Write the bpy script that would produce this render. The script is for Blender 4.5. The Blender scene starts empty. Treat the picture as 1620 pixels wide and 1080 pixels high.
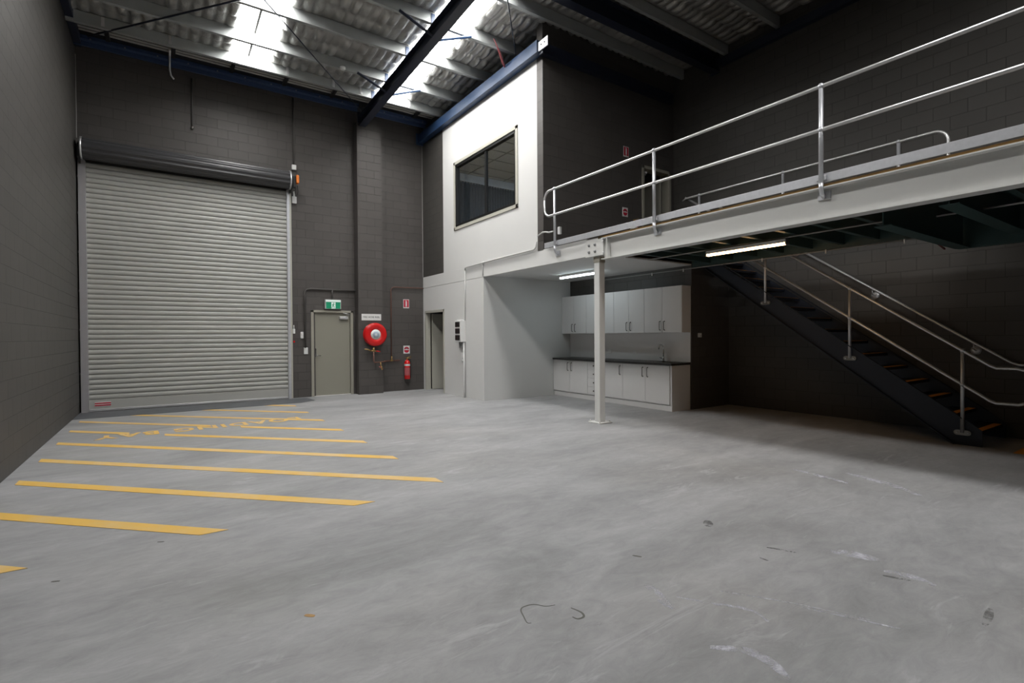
import bpy, bmesh, math, random
from mathutils import Vector, Matrix
random.seed(7)
C = bpy.context.scene.collection
PI = math.pi

# ------------------------------------------------------------------ materials
def newmat(name):
    m = bpy.data.materials.new(name); m.use_nodes = True
    nt = m.node_tree
    return m, nt, nt.nodes['Principled BSDF']

def mat(name, col, rough=0.5, metal=0.0, noise=0.06, nscale=12.0, bump=0.0, spec=0.5):
    """painted / plain surface with slight procedural mottling"""
    m, nt, b = newmat(name)
    tc = nt.nodes.new('ShaderNodeTexCoord')
    n = nt.nodes.new('ShaderNodeTexNoise'); n.inputs['Scale'].default_value = nscale; n.inputs['Detail'].default_value = 4
    nt.links.new(tc.outputs['Object'], n.inputs['Vector'])
    r = nt.nodes.new('ShaderNodeMapRange')
    r.inputs['To Min'].default_value = 1 - noise; r.inputs['To Max'].default_value = 1 + noise
    nt.links.new(n.outputs['Fac'], r.inputs['Value'])
    mx = nt.nodes.new('ShaderNodeVectorMath'); mx.operation = 'SCALE'
    mx.inputs[0].default_value = col[:3]
    nt.links.new(r.outputs[0], mx.inputs['Scale'])
    nt.links.new(mx.outputs[0], b.inputs['Base Color'])
    b.inputs['Roughness'].default_value = rough; b.inputs['Metallic'].default_value = metal
    b.inputs['Specular IOR Level'].default_value = spec
    if bump:
        bp = nt.nodes.new('ShaderNodeBump'); bp.inputs['Strength'].default_value = bump; bp.inputs['Distance'].default_value = 0.01
        nt.links.new(n.outputs['Fac'], bp.inputs['Height']); nt.links.new(bp.outputs[0], b.inputs['Normal'])
    return m

def emit(name, col, strength):
    m, nt, b = newmat(name)
    b.inputs['Base Color'].default_value = (*col, 1)
    b.inputs['Emission Color'].default_value = (*col, 1)
    b.inputs['Emission Strength'].default_value = strength
    b.inputs['Roughness'].default_value = 0.6
    return m

def block_mat(name, axis, col=(0.079, 0.072, 0.068), c2=None):
    """painted concrete blockwork, 400 x 200 courses; axis = horizontal world axis of the wall"""
    m, nt, b = newmat(name)
    tc = nt.nodes.new('ShaderNodeTexCoord')
    sp = nt.nodes.new('ShaderNodeSeparateXYZ'); nt.links.new(tc.outputs['Object'], sp.inputs[0])
    cb = nt.nodes.new('ShaderNodeCombineXYZ')
    nt.links.new(sp.outputs[axis], cb.inputs[0]); nt.links.new(sp.outputs['Z'], cb.inputs[1])
    br = nt.nodes.new('ShaderNodeTexBrick')
    br.offset = 0.5; br.squash = 1.0
    nt.links.new(cb.outputs[0], br.inputs['Vector'])
    c2 = c2 or tuple(c * 1.12 for c in col)
    br.inputs['Color1'].default_value = (*col, 1); br.inputs['Color2'].default_value = (*c2, 1)
    br.inputs['Mortar'].default_value = (*[c * 0.74 for c in col], 1)
    br.inputs['Scale'].default_value = 1.0; br.inputs['Brick Width'].default_value = 0.4
    br.inputs['Row Height'].default_value = 0.2; br.inputs['Mortar Size'].default_value = 0.0045
    br.inputs['Mortar Smooth'].default_value = 0.35
    n = nt.nodes.new('ShaderNodeTexNoise'); n.inputs['Scale'].default_value = 1.3; n.inputs['Detail'].default_value = 6
    nt.links.new(tc.outputs['Object'], n.inputs['Vector'])
    r = nt.nodes.new('ShaderNodeMapRange'); r.inputs['To Min'].default_value = 0.86; r.inputs['To Max'].default_value = 1.14
    nt.links.new(n.outputs['Fac'], r.inputs['Value'])
    mx = nt.nodes.new('ShaderNodeVectorMath'); mx.operation = 'SCALE'
    nt.links.new(br.outputs['Color'], mx.inputs[0]); nt.links.new(r.outputs[0], mx.inputs['Scale'])
    nt.links.new(mx.outputs[0], b.inputs['Base Color'])
    fn = nt.nodes.new('ShaderNodeTexNoise'); fn.inputs['Scale'].default_value = 90; fn.inputs['Detail'].default_value = 3
    nt.links.new(tc.outputs['Object'], fn.inputs['Vector'])
    b1 = nt.nodes.new('ShaderNodeBump'); b1.inputs['Strength'].default_value = 0.25; b1.inputs['Distance'].default_value = 0.002
    nt.links.new(fn.outputs['Fac'], b1.inputs['Height'])
    b2 = nt.nodes.new('ShaderNodeBump'); b2.invert = True
    b2.inputs['Strength'].default_value = 0.85; b2.inputs['Distance'].default_value = 0.0055
    nt.links.new(br.outputs['Fac'], b2.inputs['Height']); nt.links.new(b1.outputs[0], b2.inputs['Normal'])
    nt.links.new(b2.outputs[0], b.inputs['Normal'])
    b.inputs['Roughness'].default_value = 0.5; b.inputs['Specular IOR Level'].default_value = 0.35
    return m

def concrete_mat():
    m, nt, b = newmat('concrete_floor')
    N = nt.nodes.new; L = nt.links.new
    tc = N('ShaderNodeTexCoord')
    mp = N('ShaderNodeMapping'); mp.inputs['Rotation'].default_value = (0, 0, math.radians(-25)); mp.inputs['Scale'].default_value = (0.7, 1.6, 1)
    L(tc.outputs['Object'], mp.inputs['Vector'])
    def noise(scale, detail, rough, vec, dist=0.0):
        n = N('ShaderNodeTexNoise'); n.inputs['Scale'].default_value = scale; n.inputs['Detail'].default_value = detail
        n.inputs['Roughness'].default_value = rough; n.inputs['Distortion'].default_value = dist
        L(vec, n.inputs['Vector']); return n
    n1 = noise(0.8, 10, 0.66, mp.outputs[0], 0.5)
    r1 = N('ShaderNodeValToRGB')
    r1.color_ramp.elements[0].position = 0.33; r1.color_ramp.elements[0].color = (0.265, 0.268, 0.27, 1)
    r1.color_ramp.elements[1].position = 0.66; r1.color_ramp.elements[1].color = (0.395, 0.398, 0.405, 1)
    L(n1.outputs['Fac'], r1.inputs[0])
    # blotchy trowel marks
    n2 = noise(6.0, 12, 0.78, mp.outputs[0], 0.8)
    r2 = N('ShaderNodeMapRange'); r2.inputs['From Min'].default_value = 0.3; r2.inputs['From Max'].default_value = 0.7
    r2.inputs['To Min'].default_value = 0.80; r2.inputs['To Max'].default_value = 1.14
    L(n2.outputs['Fac'], r2.inputs['Value'])
    s1 = N('ShaderNodeVectorMath'); s1.operation = 'SCALE'; L(r1.outputs[0], s1.inputs[0]); L(r2.outputs[0], s1.inputs['Scale'])
    # warm dusty tint
    n3 = noise(0.45, 3, 0.5, tc.outputs['Object'])
    r3 = N('ShaderNodeMapRange'); r3.inputs['From Min'].default_value = 0.48; r3.inputs['From Max'].default_value = 0.75
    r3.inputs['To Max'].default_value = 0.5; L(n3.outputs['Fac'], r3.inputs['Value'])
    mt = N('ShaderNodeMix'); mt.data_type = 'RGBA'; mt.blend_type = 'MULTIPLY'
    L(r3.outputs[0], mt.inputs['Factor']); L(s1.outputs[0], mt.inputs[6]); mt.inputs[7].default_value = (1.0, 0.965, 0.9, 1)
    # pale lime scuffs, stretched
    mp2 = N('ShaderNodeMapping'); mp2.inputs['Rotation'].default_value = (0, 0, math.radians(-62)); mp2.inputs['Scale'].default_value = (0.8, 4.5, 1)
    L(tc.outputs['Object'], mp2.inputs['Vector'])
    n4 = noise(1.3, 9, 0.72, mp2.outputs[0], 1.4)
    n5 = noise(0.5, 3, 0.5, tc.outputs['Object'])
    mm = N('ShaderNodeMath'); mm.operation = 'ADD'; L(n4.outputs['Fac'], mm.inputs[0])
    m5 = N('ShaderNodeMath'); m5.operation = 'MULTIPLY'; m5.inputs[1].default_value = 0.45; L(n5.outputs['Fac'], m5.inputs[0]); L(m5.outputs[0], mm.inputs[1])
    r4 = N('ShaderNodeMapRange'); r4.inputs['From Min'].default_value = 0.83; r4.inputs['From Max'].default_value = 0.93
    r4.inputs['To Max'].default_value = 0.55; L(mm.outputs[0], r4.inputs['Value'])
    ml = N('ShaderNodeMix'); ml.data_type = 'RGBA'
    L(r4.outputs[0], ml.inputs['Factor']); L(mt.outputs[2], ml.inputs[6]); ml.inputs[7].default_value = (0.5, 0.5, 0.52, 1)
    # dark scrapes
    n6 = noise(2.2, 8, 0.75, mp2.outputs[0], 2.2)
    r6 = N('ShaderNodeMapRange'); r6.inputs['From Min'].default_value = 0.62; r6.inputs['From Max'].default_value = 0.74
    r6.inputs['To Max'].default_value = 0.4; L(n6.outputs['Fac'], r6.inputs['Value'])
    md = N('ShaderNodeMix'); md.data_type = 'RGBA'
    L(r6.outputs[0], md.inputs['Factor']); L(ml.outputs[2], md.inputs[6]); md.inputs[7].default_value = (0.15, 0.148, 0.145, 1)
    L(md.outputs[2], b.inputs['Base Color'])
    rr = N('ShaderNodeMapRange'); rr.inputs['To Min'].default_value = 0.42; rr.inputs['To Max'].default_value = 0.68
    L(n2.outputs['Fac'], rr.inputs['Value']); L(rr.outputs[0], b.inputs['Roughness'])
    b.inputs['Specular IOR Level'].default_value = 0.35
    bp = N('ShaderNodeBump'); bp.inputs['Strength'].default_value = 0.12; bp.inputs['Distance'].default_value = 0.004
    L(n2.outputs['Fac'], bp.inputs['Height']); L(bp.outputs[0], b.inputs['Normal'])
    return m

def paint_mat(name, col, worn):
    """floor paint worn thin in patches"""
    m, nt, b = newmat(name)
    N = nt.nodes.new; L = nt.links.new
    tc = N('ShaderNodeTexCoord')
    n = N('ShaderNodeTexNoise'); n.inputs['Scale'].default_value = 2.2; n.inputs['Detail'].default_value = 8; n.inputs['Roughness'].default_value = 0.65
    L(tc.outputs['Object'], n.inputs['Vector'])
    r = N('ShaderNodeMapRange'); r.inputs['From Min'].default_value = 0.42; r.inputs['From Max'].default_value = 0.68
    L(n.outputs['Fac'], r.inputs['Value'])
    mx = N('ShaderNodeMix'); mx.data_type = 'RGBA'
    L(r.outputs[0], mx.inputs['Factor']); mx.inputs[6].default_value = (*col, 1); mx.inputs[7].default_value = (*worn, 1)
    L(mx.outputs[2], b.inputs['Base Color']); b.inputs['Roughness'].default_value = 0.55
    return m

def foil_mat():
    m, nt, b = newmat('foil_insulation')
    N = nt.nodes.new; L = nt.links.new
    tc = N('ShaderNodeTexCoord')
    n = N('ShaderNodeTexNoise'); n.inputs['Scale'].default_value = 14; n.inputs['Detail'].default_value = 6; n.inputs['Distortion'].default_value = 1.2
    L(tc.outputs['Object'], n.inputs['Vector'])
    bp = N('ShaderNodeBump'); bp.inputs['Strength'].default_value = 0.55; bp.inputs['Distance'].default_value = 0.02
    L(n.outputs['Fac'], bp.inputs['Height']); L(bp.outputs[0], b.inputs['Normal'])
    b.inputs['Base Color'].default_value = (0.43, 0.425, 0.41, 1)
    b.inputs['Metallic'].default_value = 0.7; b.inputs['Roughness'].default_value = 0.36
    return m

def glass_mat():
    m, nt, b = newmat('window_glass')
    nt.nodes.remove(b)
    N = nt.nodes.new; L = nt.links.new
    t = N('ShaderNodeBsdfTransparent'); t.inputs['Color'].default_value = (0.75, 0.79, 0.81, 1)
    g = N('ShaderNodeBsdfGlossy'); g.inputs['Roughness'].default_value = 0.02
    lw = N('ShaderNodeFresnel'); lw.inputs['IOR'].default_value = 1.5
    ge = N('ShaderNodeNewGeometry'); mr = N('ShaderNodeMapRange'); mr.inputs['To Min'].default_value = 1.5; mr.inputs['To Max'].default_value = 1/1.5
    L(ge.outputs['Backfacing'], mr.inputs['Value']); L(mr.outputs[0], lw.inputs['IOR'])
    mx = N('ShaderNodeMixShader'); L(lw.outputs[0], mx.inputs[0]); L(t.outputs[0], mx.inputs[1]); L(g.outputs[0], mx.inputs[2])
    L(mx.outputs[0], nt.nodes['Material Output'].inputs['Surface'])
    return m

SKY_E = 26.0
M = {}
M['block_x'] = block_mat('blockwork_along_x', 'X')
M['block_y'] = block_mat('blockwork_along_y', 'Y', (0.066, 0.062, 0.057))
M['floor'] = concrete_mat()
M['white'] = mat('plasterboard_white', (0.66, 0.66, 0.645), 0.7, noise=0.02, nscale=3)
M['white_steel'] = mat('white_painted_steel', (0.66, 0.66, 0.64), 0.45, noise=0.02)
M['cab'] = mat('white_melamine', (0.74, 0.73, 0.72), 0.35, noise=0.015)
M['worktop'] = mat('dark_worktop', (0.03, 0.027, 0.026), 0.35, noise=0.2, nscale=60)
M['chrome'] = mat('chrome', (0.6, 0.6, 0.6), 0.18, 1.0, noise=0.02)
M['handle'] = mat('dark_bronze_handle', (0.09, 0.085, 0.075), 0.35, 0.8, noise=0.05)
M['steel_dark'] = mat('brushed_steel', (0.28, 0.27, 0.25), 0.35, 1.0, noise=0.05)
M['galv'] = mat('galvanised_steel', (0.62, 0.63, 0.66), 0.42, 0.65, noise=0.12, nscale=25)
M['galv_rail'] = mat('galvanised_tube', (0.75, 0.75, 0.75), 0.35, 0.75, noise=0.08, nscale=18)
M['purlin'] = mat('galvanised_purlin', (0.42, 0.44, 0.435), 0.5, 0.4, noise=0.1, nscale=6)
M['navy'] = mat('navy_painted_steel', (0.022, 0.05, 0.115), 0.4, noise=0.1)
M['navy_bright'] = mat('blue_painted_channel', (0.04, 0.065, 0.135), 0.4, noise=0.1)
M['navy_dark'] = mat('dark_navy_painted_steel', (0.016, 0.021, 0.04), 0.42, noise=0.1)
M['stair'] = mat('dark_blue_stair_paint', (0.008, 0.013, 0.026), 0.5, noise=0.1)
M['black'] = mat('black_plastic', (0.012, 0.012, 0.012), 0.4, noise=0.05)
M['drum'] = mat('dark_curtain_back', (0.045, 0.045, 0.048), 0.35, noise=0.06)
M['shutter'] = mat('shutter_grey', (0.43, 0.43, 0.405), 0.42, noise=0.03, nscale=2)
M['guide'] = mat('shutter_guide', (0.32, 0.31, 0.32), 0.5, noise=0.05)
M['cream'] = mat('cream_paint', (0.46, 0.45, 0.39), 0.5, noise=0.02)
M['beige'] = mat('beige_door_paint', (0.27, 0.26, 0.215), 0.5, noise=0.02, nscale=2)
M['beige2'] = mat('beige_frame_paint', (0.33, 0.315, 0.265), 0.5, noise=0.02, nscale=2)
M['alu'] = mat('aluminium', (0.75, 0.75, 0.76), 0.35, 0.8, noise=0.03)
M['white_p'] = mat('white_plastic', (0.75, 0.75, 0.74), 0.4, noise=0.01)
M['grey_p'] = mat('grey_plastic', (0.25, 0.25, 0.25), 0.45, noise=0.03)
M['red'] = mat('red_gloss', (0.62, 0.012, 0.012), 0.25, noise=0.05)
M['red_sign'] = mat('red_sign', (0.5, 0.015, 0.04), 0.45, noise=0.02)
M['dark_red'] = mat('faded_red', (0.42, 0.10, 0.11), 0.5, noise=0.1)
M['orange'] = mat('orange_plastic', (0.85, 0.22, 0.03), 0.45, noise=0.02)
M['copper'] = mat('painted_copper_pipe', (0.16, 0.075, 0.055), 0.5, noise=0.2, nscale=30)
M['brass'] = mat('brass', (0.45, 0.3, 0.12), 0.35, 0.9, noise=0.1)
M['green_sign'] = emit('green_exit_sign', (0.0, 0.16, 0.075), 0.6)
M['white_sign'] = emit('white_exit_sign', (0.6, 0.68, 0.65), 0.35)
M['blue_print'] = mat('pale_blue_print', (0.4, 0.5, 0.6), 0.5)
M['conduit'] = mat('conduit_dark', (0.075, 0.07, 0.066), 0.45, noise=0.05)
M['conduit_g'] = mat('conduit_grey', (0.35, 0.34, 0.33), 0.45, noise=0.05)
M['conduit_w'] = mat('conduit_white', (0.6, 0.6, 0.59), 0.4, noise=0.02)
M['yellow'] = paint_mat('yellow_floor_paint', (0.78, 0.485, 0.10), (0.72, 0.53, 0.26))
M['nosing'] = mat('orange_nosing', (0.85, 0.36, 0.05), 0.6, noise=0.15, nscale=30)
M['ramp'] = paint_mat('dark_grey_threshold_paint', (0.10, 0.105, 0.115), (0.125, 0.13, 0.14))
M['timber'] = mat('chipboard_edge', (0.42, 0.25, 0.09), 0.7, noise=0.2, nscale=40)
M['deck'] = mat('bounce_damper_dark', (0.09, 0.085, 0.075), 0.7, noise=0.15, nscale=8)
M['joist'] = mat('dark_green_joist', (0.03, 0.06, 0.058), 0.5, noise=0.3, nscale=2)
M['foil'] = foil_mat()
M['glass'] = glass_mat()
M['alu_black'] = mat('black_window_frame', (0.008, 0.008, 0.008), 0.5, noise=0.03, spec=0.25)
M['blind'] = mat('dark_blind', (0.03, 0.035, 0.04), 0.7, noise=0.1)
M['office'] = mat('office_white', (0.55, 0.56, 0.57), 0.8, noise=0.02)
M['sky'] = emit('rooflight_sheet', (1.0, 0.985, 0.965), SKY_E)
M['tube_cool'] = emit('fluorescent_cool', (0.82, 0.95, 1.0), 19.0)
M['tube_warm'] = emit('fluorescent_warm', (1.0, 0.60, 0.28), 18.0)
M['office_fill'] = emit('office_fill_panel', (0.85, 0.93, 1.0), 85.0)  # added source, brightens the office interior
M['crack'] = mat('floor_crack', (0.13, 0.13, 0.115), 0.8)
M['cladding'] = mat('pale_ribbed_cladding', (0.42, 0.41, 0.38), 0.5, noise=0.05)

# ------------------------------------------------------------------ mesh builder
class MB:
    def __init__(s): s.bm = bmesh.new()
    def box(s, a, b, bev=0.0):
        x0, y0, z0 = [min(p, q) for p, q in zip(a, b)]; x1, y1, z1 = [max(p, q) for p, q in zip(a, b)]
        v = [s.bm.verts.new(p) for p in ((x0,y0,z0),(x1,y0,z0),(x1,y1,z0),(x0,y1,z0),(x0,y0,z1),(x1,y0,z1),(x1,y1,z1),(x0,y1,z1))]
        f = [s.bm.faces.new([v[i] for i in q]) for q in ((3,2,1,0),(4,5,6,7),(0,1,5,4),(1,2,6,5),(2,3,7,6),(3,0,4,7))]
        if bev > 0:
            es = list({e for q in f for e in q.edges})
            bmesh.ops.bevel(s.bm, geom=es, offset=bev, segments=2, profile=0.5, affect='EDGES')
        return s
    def prism(s, pts, axis, a, b):
        """extrude a 2-D outline along axis 0/1/2 between a and b; pts are the two other coordinates in cyclic order"""
        def P(u, v, w):
            return {0: (w, u, v), 1: (u, w, v), 2: (u, v, w)}[axis]
        n = len(pts)
        A = [s.bm.verts.new(P(u, v, a)) for u, v in pts]; B = [s.bm.verts.new(P(u, v, b)) for u, v in pts]
        s.bm.faces.new(A); s.bm.faces.new(B[::-1])
        for i in range(n):
            s.bm.faces.new([A[i], B[i], B[(i+1) % n], A[(i+1) % n]])
        return s
    def tube(s, pts, r, seg=12, cap=True, smooth=True):
        pts = [Vector(p) for p in pts]; rings = []
        n = len(pts); rr = r if isinstance(r, (list, tuple)) else [r]*n
        prev = None
        for i, p in enumerate(pts):
            d = (pts[min(i+1, n-1)] - pts[max(i-1, 0)]).normalized()
            if prev is None:
                up = Vector((0, 0, 1)) if abs(d.z) < 0.9 else Vector((1, 0, 0))
                x = d.cross(up).normalized()
            else:
                x = (prev - d * prev.dot(d)).normalized()
            prev = x; y = d.cross(x)
            rings.append([s.bm.verts.new(p + (x*math.cos(2*PI*k/seg) + y*math.sin(2*PI*k/seg))*rr[i]) for k in range(seg)])
        for i in range(n-1):
            for k in range(seg):
                f = s.bm.faces.new([rings[i][k], rings[i][(k+1) % seg], rings[i+1][(k+1) % seg], rings[i+1][k]]); f.smooth = smooth
        if cap:
            s.bm.faces.new(rings[0][::-1]); s.bm.faces.new(rings[-1])
        return s
    def cyl(s, a, b, r, seg=16): return s.tube([a, b], r, seg)
    def ball(s, c, r, seg=12, sc=(1, 1, 1)):
        m = Matrix.Translation(c) @ Matrix.Diagonal((*sc, 1))
        g = bmesh.ops.create_uvsphere(s.bm, u_segments=seg, v_segments=max(6, seg*2//3), radius=r, matrix=m)
        for v in g['verts']:
            for f in v.link_faces: f.smooth = True
        return s
    def lathe(s, prof, c, axis='Z', seg=32):
        """profile of (radius, height) about an axis through c"""
        rings = []
        def P(r, h, a):
            u, v = r*math.cos(a), r*math.sin(a)
            return {'Z': (c[0]+u, c[1]+v, c[2]+h), 'Y': (c[0]+u, c[1]+h, c[2]+v), 'X': (c[0]+h, c[1]+u, c[2]+v)}[axis]
        for r, h in prof: rings.append([s.bm.verts.new(P(max(r, 1e-5), h, 2*PI*k/seg)) for k in range(seg)])
        for i in range(len(prof)-1):
            for k in range(seg):
                f = s.bm.faces.new([rings[i][k], rings[i][(k+1) % seg], rings[i+1][(k+1) % seg], rings[i+1][k]]); f.smooth = True
        return s
    def quad(s, *p):
        s.bm.faces.new([s.bm.verts.new(q) for q in p]); return s

def wloc(o):
    v = Vector((0, 0, 0))
    while o is not None: v = v + o.location; o = o.parent
    return v
def build(name, mb, m, parent=None, loc=None, sharp=35):
    """link a mesh object; builder coordinates are world coordinates"""
    bm = mb.bm
    o_loc = Vector(loc) if loc is not None else (wloc(parent) if parent is not None else Vector((0, 0, 0)))
    bmesh.ops.recalc_face_normals(bm, faces=bm.faces)
    bmesh.ops.translate(bm, verts=bm.verts, vec=-o_loc)
    me = bpy.data.meshes.new(name); bm.to_mesh(me); bm.free()
    me.materials.append(M[m] if isinstance(m, str) else m)
    o = bpy.data.objects.new(name, me); C.objects.link(o)
    if parent is not None: o.parent = parent; o.location = o_loc - wloc(parent)
    else: o.location = o_loc
    return o
def thing(name, label, cat, loc, group=None):
    o = bpy.data.objects.new(name, None); C.objects.link(o); o.location = loc; o.empty_display_size = 0.1
    o['label'] = label; o['category'] = cat
    if group: o['group'] = group
    return o
def tag(o, label, cat, group=None):
    o['label'] = label; o['category'] = cat
    if group: o['group'] = group
    return o
def struct(o, label=None):
    o['kind'] = 'structure'
    if label: o['label'] = label
    return o
def copy_tree(o, parent=None):
    c = o.copy(); C.objects.link(c); c.parent = parent
    for ch in [q for q in bpy.data.objects if q.parent == o]: copy_tree(ch, c)
    return c
def arc(c, r, a0, a1, plane='YZ', n=8, x=0):
    out = []
    for i in range(n+1):
        a = a0 + (a1-a0)*i/n; u, v = c[0]+r*math.cos(a), c[1]+r*math.sin(a)
        out.append({'YZ': (x, u, v), 'XZ': (u, x, v), 'XY': (u, v, x)}[plane])
    return out
def text_mesh(body, size, depth=0.001, spacing=1.0, offset=0.0, align='CENTER'):
    cu = bpy.data.curves.new('lettering', 'FONT'); cu.body = body; cu.size = size
    cu.align_x = align; cu.align_y = 'CENTER'; cu.extrude = depth; cu.space_character = spacing; cu.offset = offset
    ob = bpy.data.objects.new('lettering', cu); C.objects.link(ob)
    dg = bpy.context.evaluated_depsgraph_get()
    me = bpy.data.meshes.new_from_object(ob.evaluated_get(dg))
    bpy.data.objects.remove(ob); bpy.data.curves.remove(cu)
    return me
def place_mesh(name, me, m, mat4, parent):
    me.transform(Matrix.Translation(-wloc(parent)) @ mat4); me.materials.clear(); me.materials.append(M[m])
    o = bpy.data.objects.new(name, me); C.objects.link(o); o.parent = parent
    return o

# ------------------------------------------------------------------ dimensions
XL, XB, XW, D = -1.37, 5.83, 9.55, 12.87
YN = -4.5
YR, YE, YU = 9.686, 6.16, 7.52          # recess side wall, kitchen end, upstairs wall
DK = 3.02                                # deck level
def zroof(y): return 7.17 + (11.6-y)*0.033

# ------------------------------------------------------------------ shell
struct(build('floor', MB().box((XL-0.2, YN-0.2, -0.2), (XW+0.2, D+0.2, 0)), 'floor'))
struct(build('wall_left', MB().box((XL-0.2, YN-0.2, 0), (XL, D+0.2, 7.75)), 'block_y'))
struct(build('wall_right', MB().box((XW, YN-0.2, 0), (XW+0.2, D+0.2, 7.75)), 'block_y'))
struct(build('wall_near', MB().box((XL, YN-0.2, 0), (XW, YN, 7.75)), 'block_x'))
struct(build('wall_far', MB().box((XL, D, 0), (3.0, D+0.2, 7.1)).box((3.9, D, 0), (XW, D+0.2, 7.1)).box((3.0, D, 2.08), (3.9, D+0.2, 7.1)), 'block_x'))
struct(build('wall_pier', MB().box((3.97, 12.6, 0), (4.59, D, 6.72)), 'block_x'))
# upper block walls round the office
b = MB().box((XB, YU, DK), (8.56, YU+0.18, 7.28)).box((9.38, YU, DK), (XW, YU+0.18, 7.28)).box((8.56, YU, 5.03), (9.38, YU+0.18, 7.28))
struct(build('wall_upstairs', b, 'block_x'))
struct(build('trim_4', MB().box((XL, D-0.008, 5.3), (XL+0.012, D, 6.9)).box((XB-0.012, D-0.008, 3.04), (XB, D, 6.9)), 'conduit_g'))
struct(build('wall_corner', MB().box((XB, 11.63, 3.035), (XB+0.2, D, 7.1)), 'block_y'))
# white stud wall with the office window
wy0, wy1, wz0, wz1 = 8.385, 10.975, 4.04, 5.56
b = MB()
b.box((XB, 7.70, 3.035), (XB+0.12, wy0, 6.8)).box((XB, wy1, 3.035), (XB+0.12, 11.63, 6.8))
b.box((XB, wy0, 3.035), (XB+0.12, wy1, wz0)).box((XB, wy0, wz1), (XB+0.12, wy1, 6.8))
struct(build('wall_office', b, 'white'))
# lower white wall with doorway
b = MB().box((XB, YR, 0), (XB+0.12, 11.66, 2.735)).box((XB, 12.70, 0), (XB+0.12, D, 2.735)).box((XB, 11.66, 2.07), (XB+0.12, 12.70, 2.735))
struct(build('wall_white', b, 'white'))
struct(build('wall_recess', MB().box((XB+0.12, YR, 0), (8.34, YR+0.12, 2.98)), 'white'))
struct(build('trim_1', MB().box((XB, 6.36, 2.742), (XB+0.12, D, 3.035), 0.002), 'white'))
struct(build('ceiling_soffit', MB().box((XB+0.12, YE, 2.765), (8.34, YR, 2.79)), 'white'))
struct(build('wall_kitchen', MB().box((8.344, YE+0.14, 0), (8.5, D, 2.98)), 'block_y'))
struct(build('wall_stair', MB().box((8.344, YE, 0), (XW, YE+0.14, 2.98)), 'block_x'))
# closet behind the doorway
struct(build('wall_closet', MB().box((6.9, YR+0.12, 0), (7.0, D, 2.735)).box((XB+0.12, YR+0.12, 2.735), (7.0, D, 2.78)), 'office'))
# deck boards with stair void
b = MB()
b.box((5.80, YN, 2.985), (8.42, 6.05, DK)).box((5.86, 6.05, 2.985), (XW, D, DK)).box((8.42, YN, 2.985), (XW, 2.2, DK))
struct(build('floor_mezzanine', b, 'timber'))
b = MB()
b.box((5.86, YN, DK), (8.41, 6.05, DK+0.006)).box((5.86, 6.05, DK), (XW, YU, DK+0.006)).box((8.42, YN, DK), (XW, 2.19, DK+0.006))
struct(build('floor_bounce_damper', b, 'deck'))  # unseen dark sheet added to cut light bouncing up off the deck
# office interior
struct(build('ceiling_office', MB().box((XB+0.12, 7.70, 6.02), (XW, D, 6.08)), 'office'))
struct(build('wall_office_back', MB().box((XB+0.2, 12.82, DK), (XW, D, 6.02)).box((9.5, 7.70, DK), (XW, 12.82, 6.02)).box((XB+0.2, 12.70, 5.82), (9.5, 12.82, 6.02)), 'office'))
g = MB()
for i in range(1, 9): g.box((XB+0.2, 7.7+i*0.6-0.012, 6.012), (9.5, 7.7+i*0.6+0.012, 6.02))
for i in range(1, 4): g.box((XB+0.12+i*1.2-0.012, 7.7, 6.012), (XB+0.12+i*1.2+0.012, 12.7, 6.02))
struct(build('trim_2', g, 'grey_p'))

# roof: quilted foil blanket between purlins, rooflight strips left open
SK = [(1.15, 1.88), (4.13, 4.87)]
YS0, YS1 = -3.6, 11.75
YG0, YG1 = 1.2, 6.7            # solid roof between the two rooflight runs
RUNS = [[(2.8, YS1)], [(YS0, YG0), (YG1, YS1)]]
SOLID = [[(YN, 2.8)], [(YN, YS0), (YG0, YG1)]]
def foil_panel(b, x0, x1, y0, y1):
    nx = max(2, int((x1-x0)/0.17)); ny = max(1, round((y1-y0)/0.34)); q = 6
    cx, cy = (x1-x0)/nx, (y1-y0)/ny
    rnd = [[random.uniform(0.55, 1.25) for _ in range(ny)] for _ in range(nx)]
    grid = []
    for i in range(nx*q+1):
        row = []
        for j in range(ny*q+1):
            x = x0+(x1-x0)*i/(nx*q); y = y0+(y1-y0)*j/(ny*q)
            ci, cj = min(i//q, nx-1), min(j//q, ny-1); fu, fv = (i/q) % 1.0, (j/q) % 1.0
            sag = abs(math.sin(PI*fu))**0.6*(0.2+0.8*abs(math.sin(PI*fv))**0.5)*0.072*rnd[ci][cj]
            z = zroof(y) - 0.015 - sag - 0.02*math.sin(PI*(y-y0)/(y1-y0)) + 0.004*math.sin(x*9+y*7)
            row.append(b.bm.verts.new((x, y, z)))
        grid.append(row)
    for i in range(nx*q):
        for j in range(ny*q):
            f = b.bm.faces.new([grid[i][j], grid[i+1][j], grid[i+1][j+1], grid[i][j+1]]); f.smooth = True
PUR = [11.6, 10.72, 9.57, 8.4, 7.22, 6.15, 5.1, 3.95, 2.8, 1.65, 0.5, -0.65, -1.8, -2.95]
b = MB()
bays = [(11.78, 11.66)] + list(zip(PUR[:-1], PUR[1:])) + [(PUR[-1], YN)]
for y1, y0 in bays[1:]:
    for x0, x1 in ((XL, 1.15), (1.88, 4.13), (4.87, XW)): foil_panel(b, x0, x1, y0+0.001, y1-0.001)
    for k, (x0, x1) in enumerate(SK):
        for ga, gb in SOLID[k]:
            a0, a1 = max(y0, ga), min(y1, gb)
            if a1-a0 > 0.05: foil_panel(b, x0, x1, a0+0.001, a1-0.001)
struct(build('ceiling', b, 'foil'))
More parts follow.
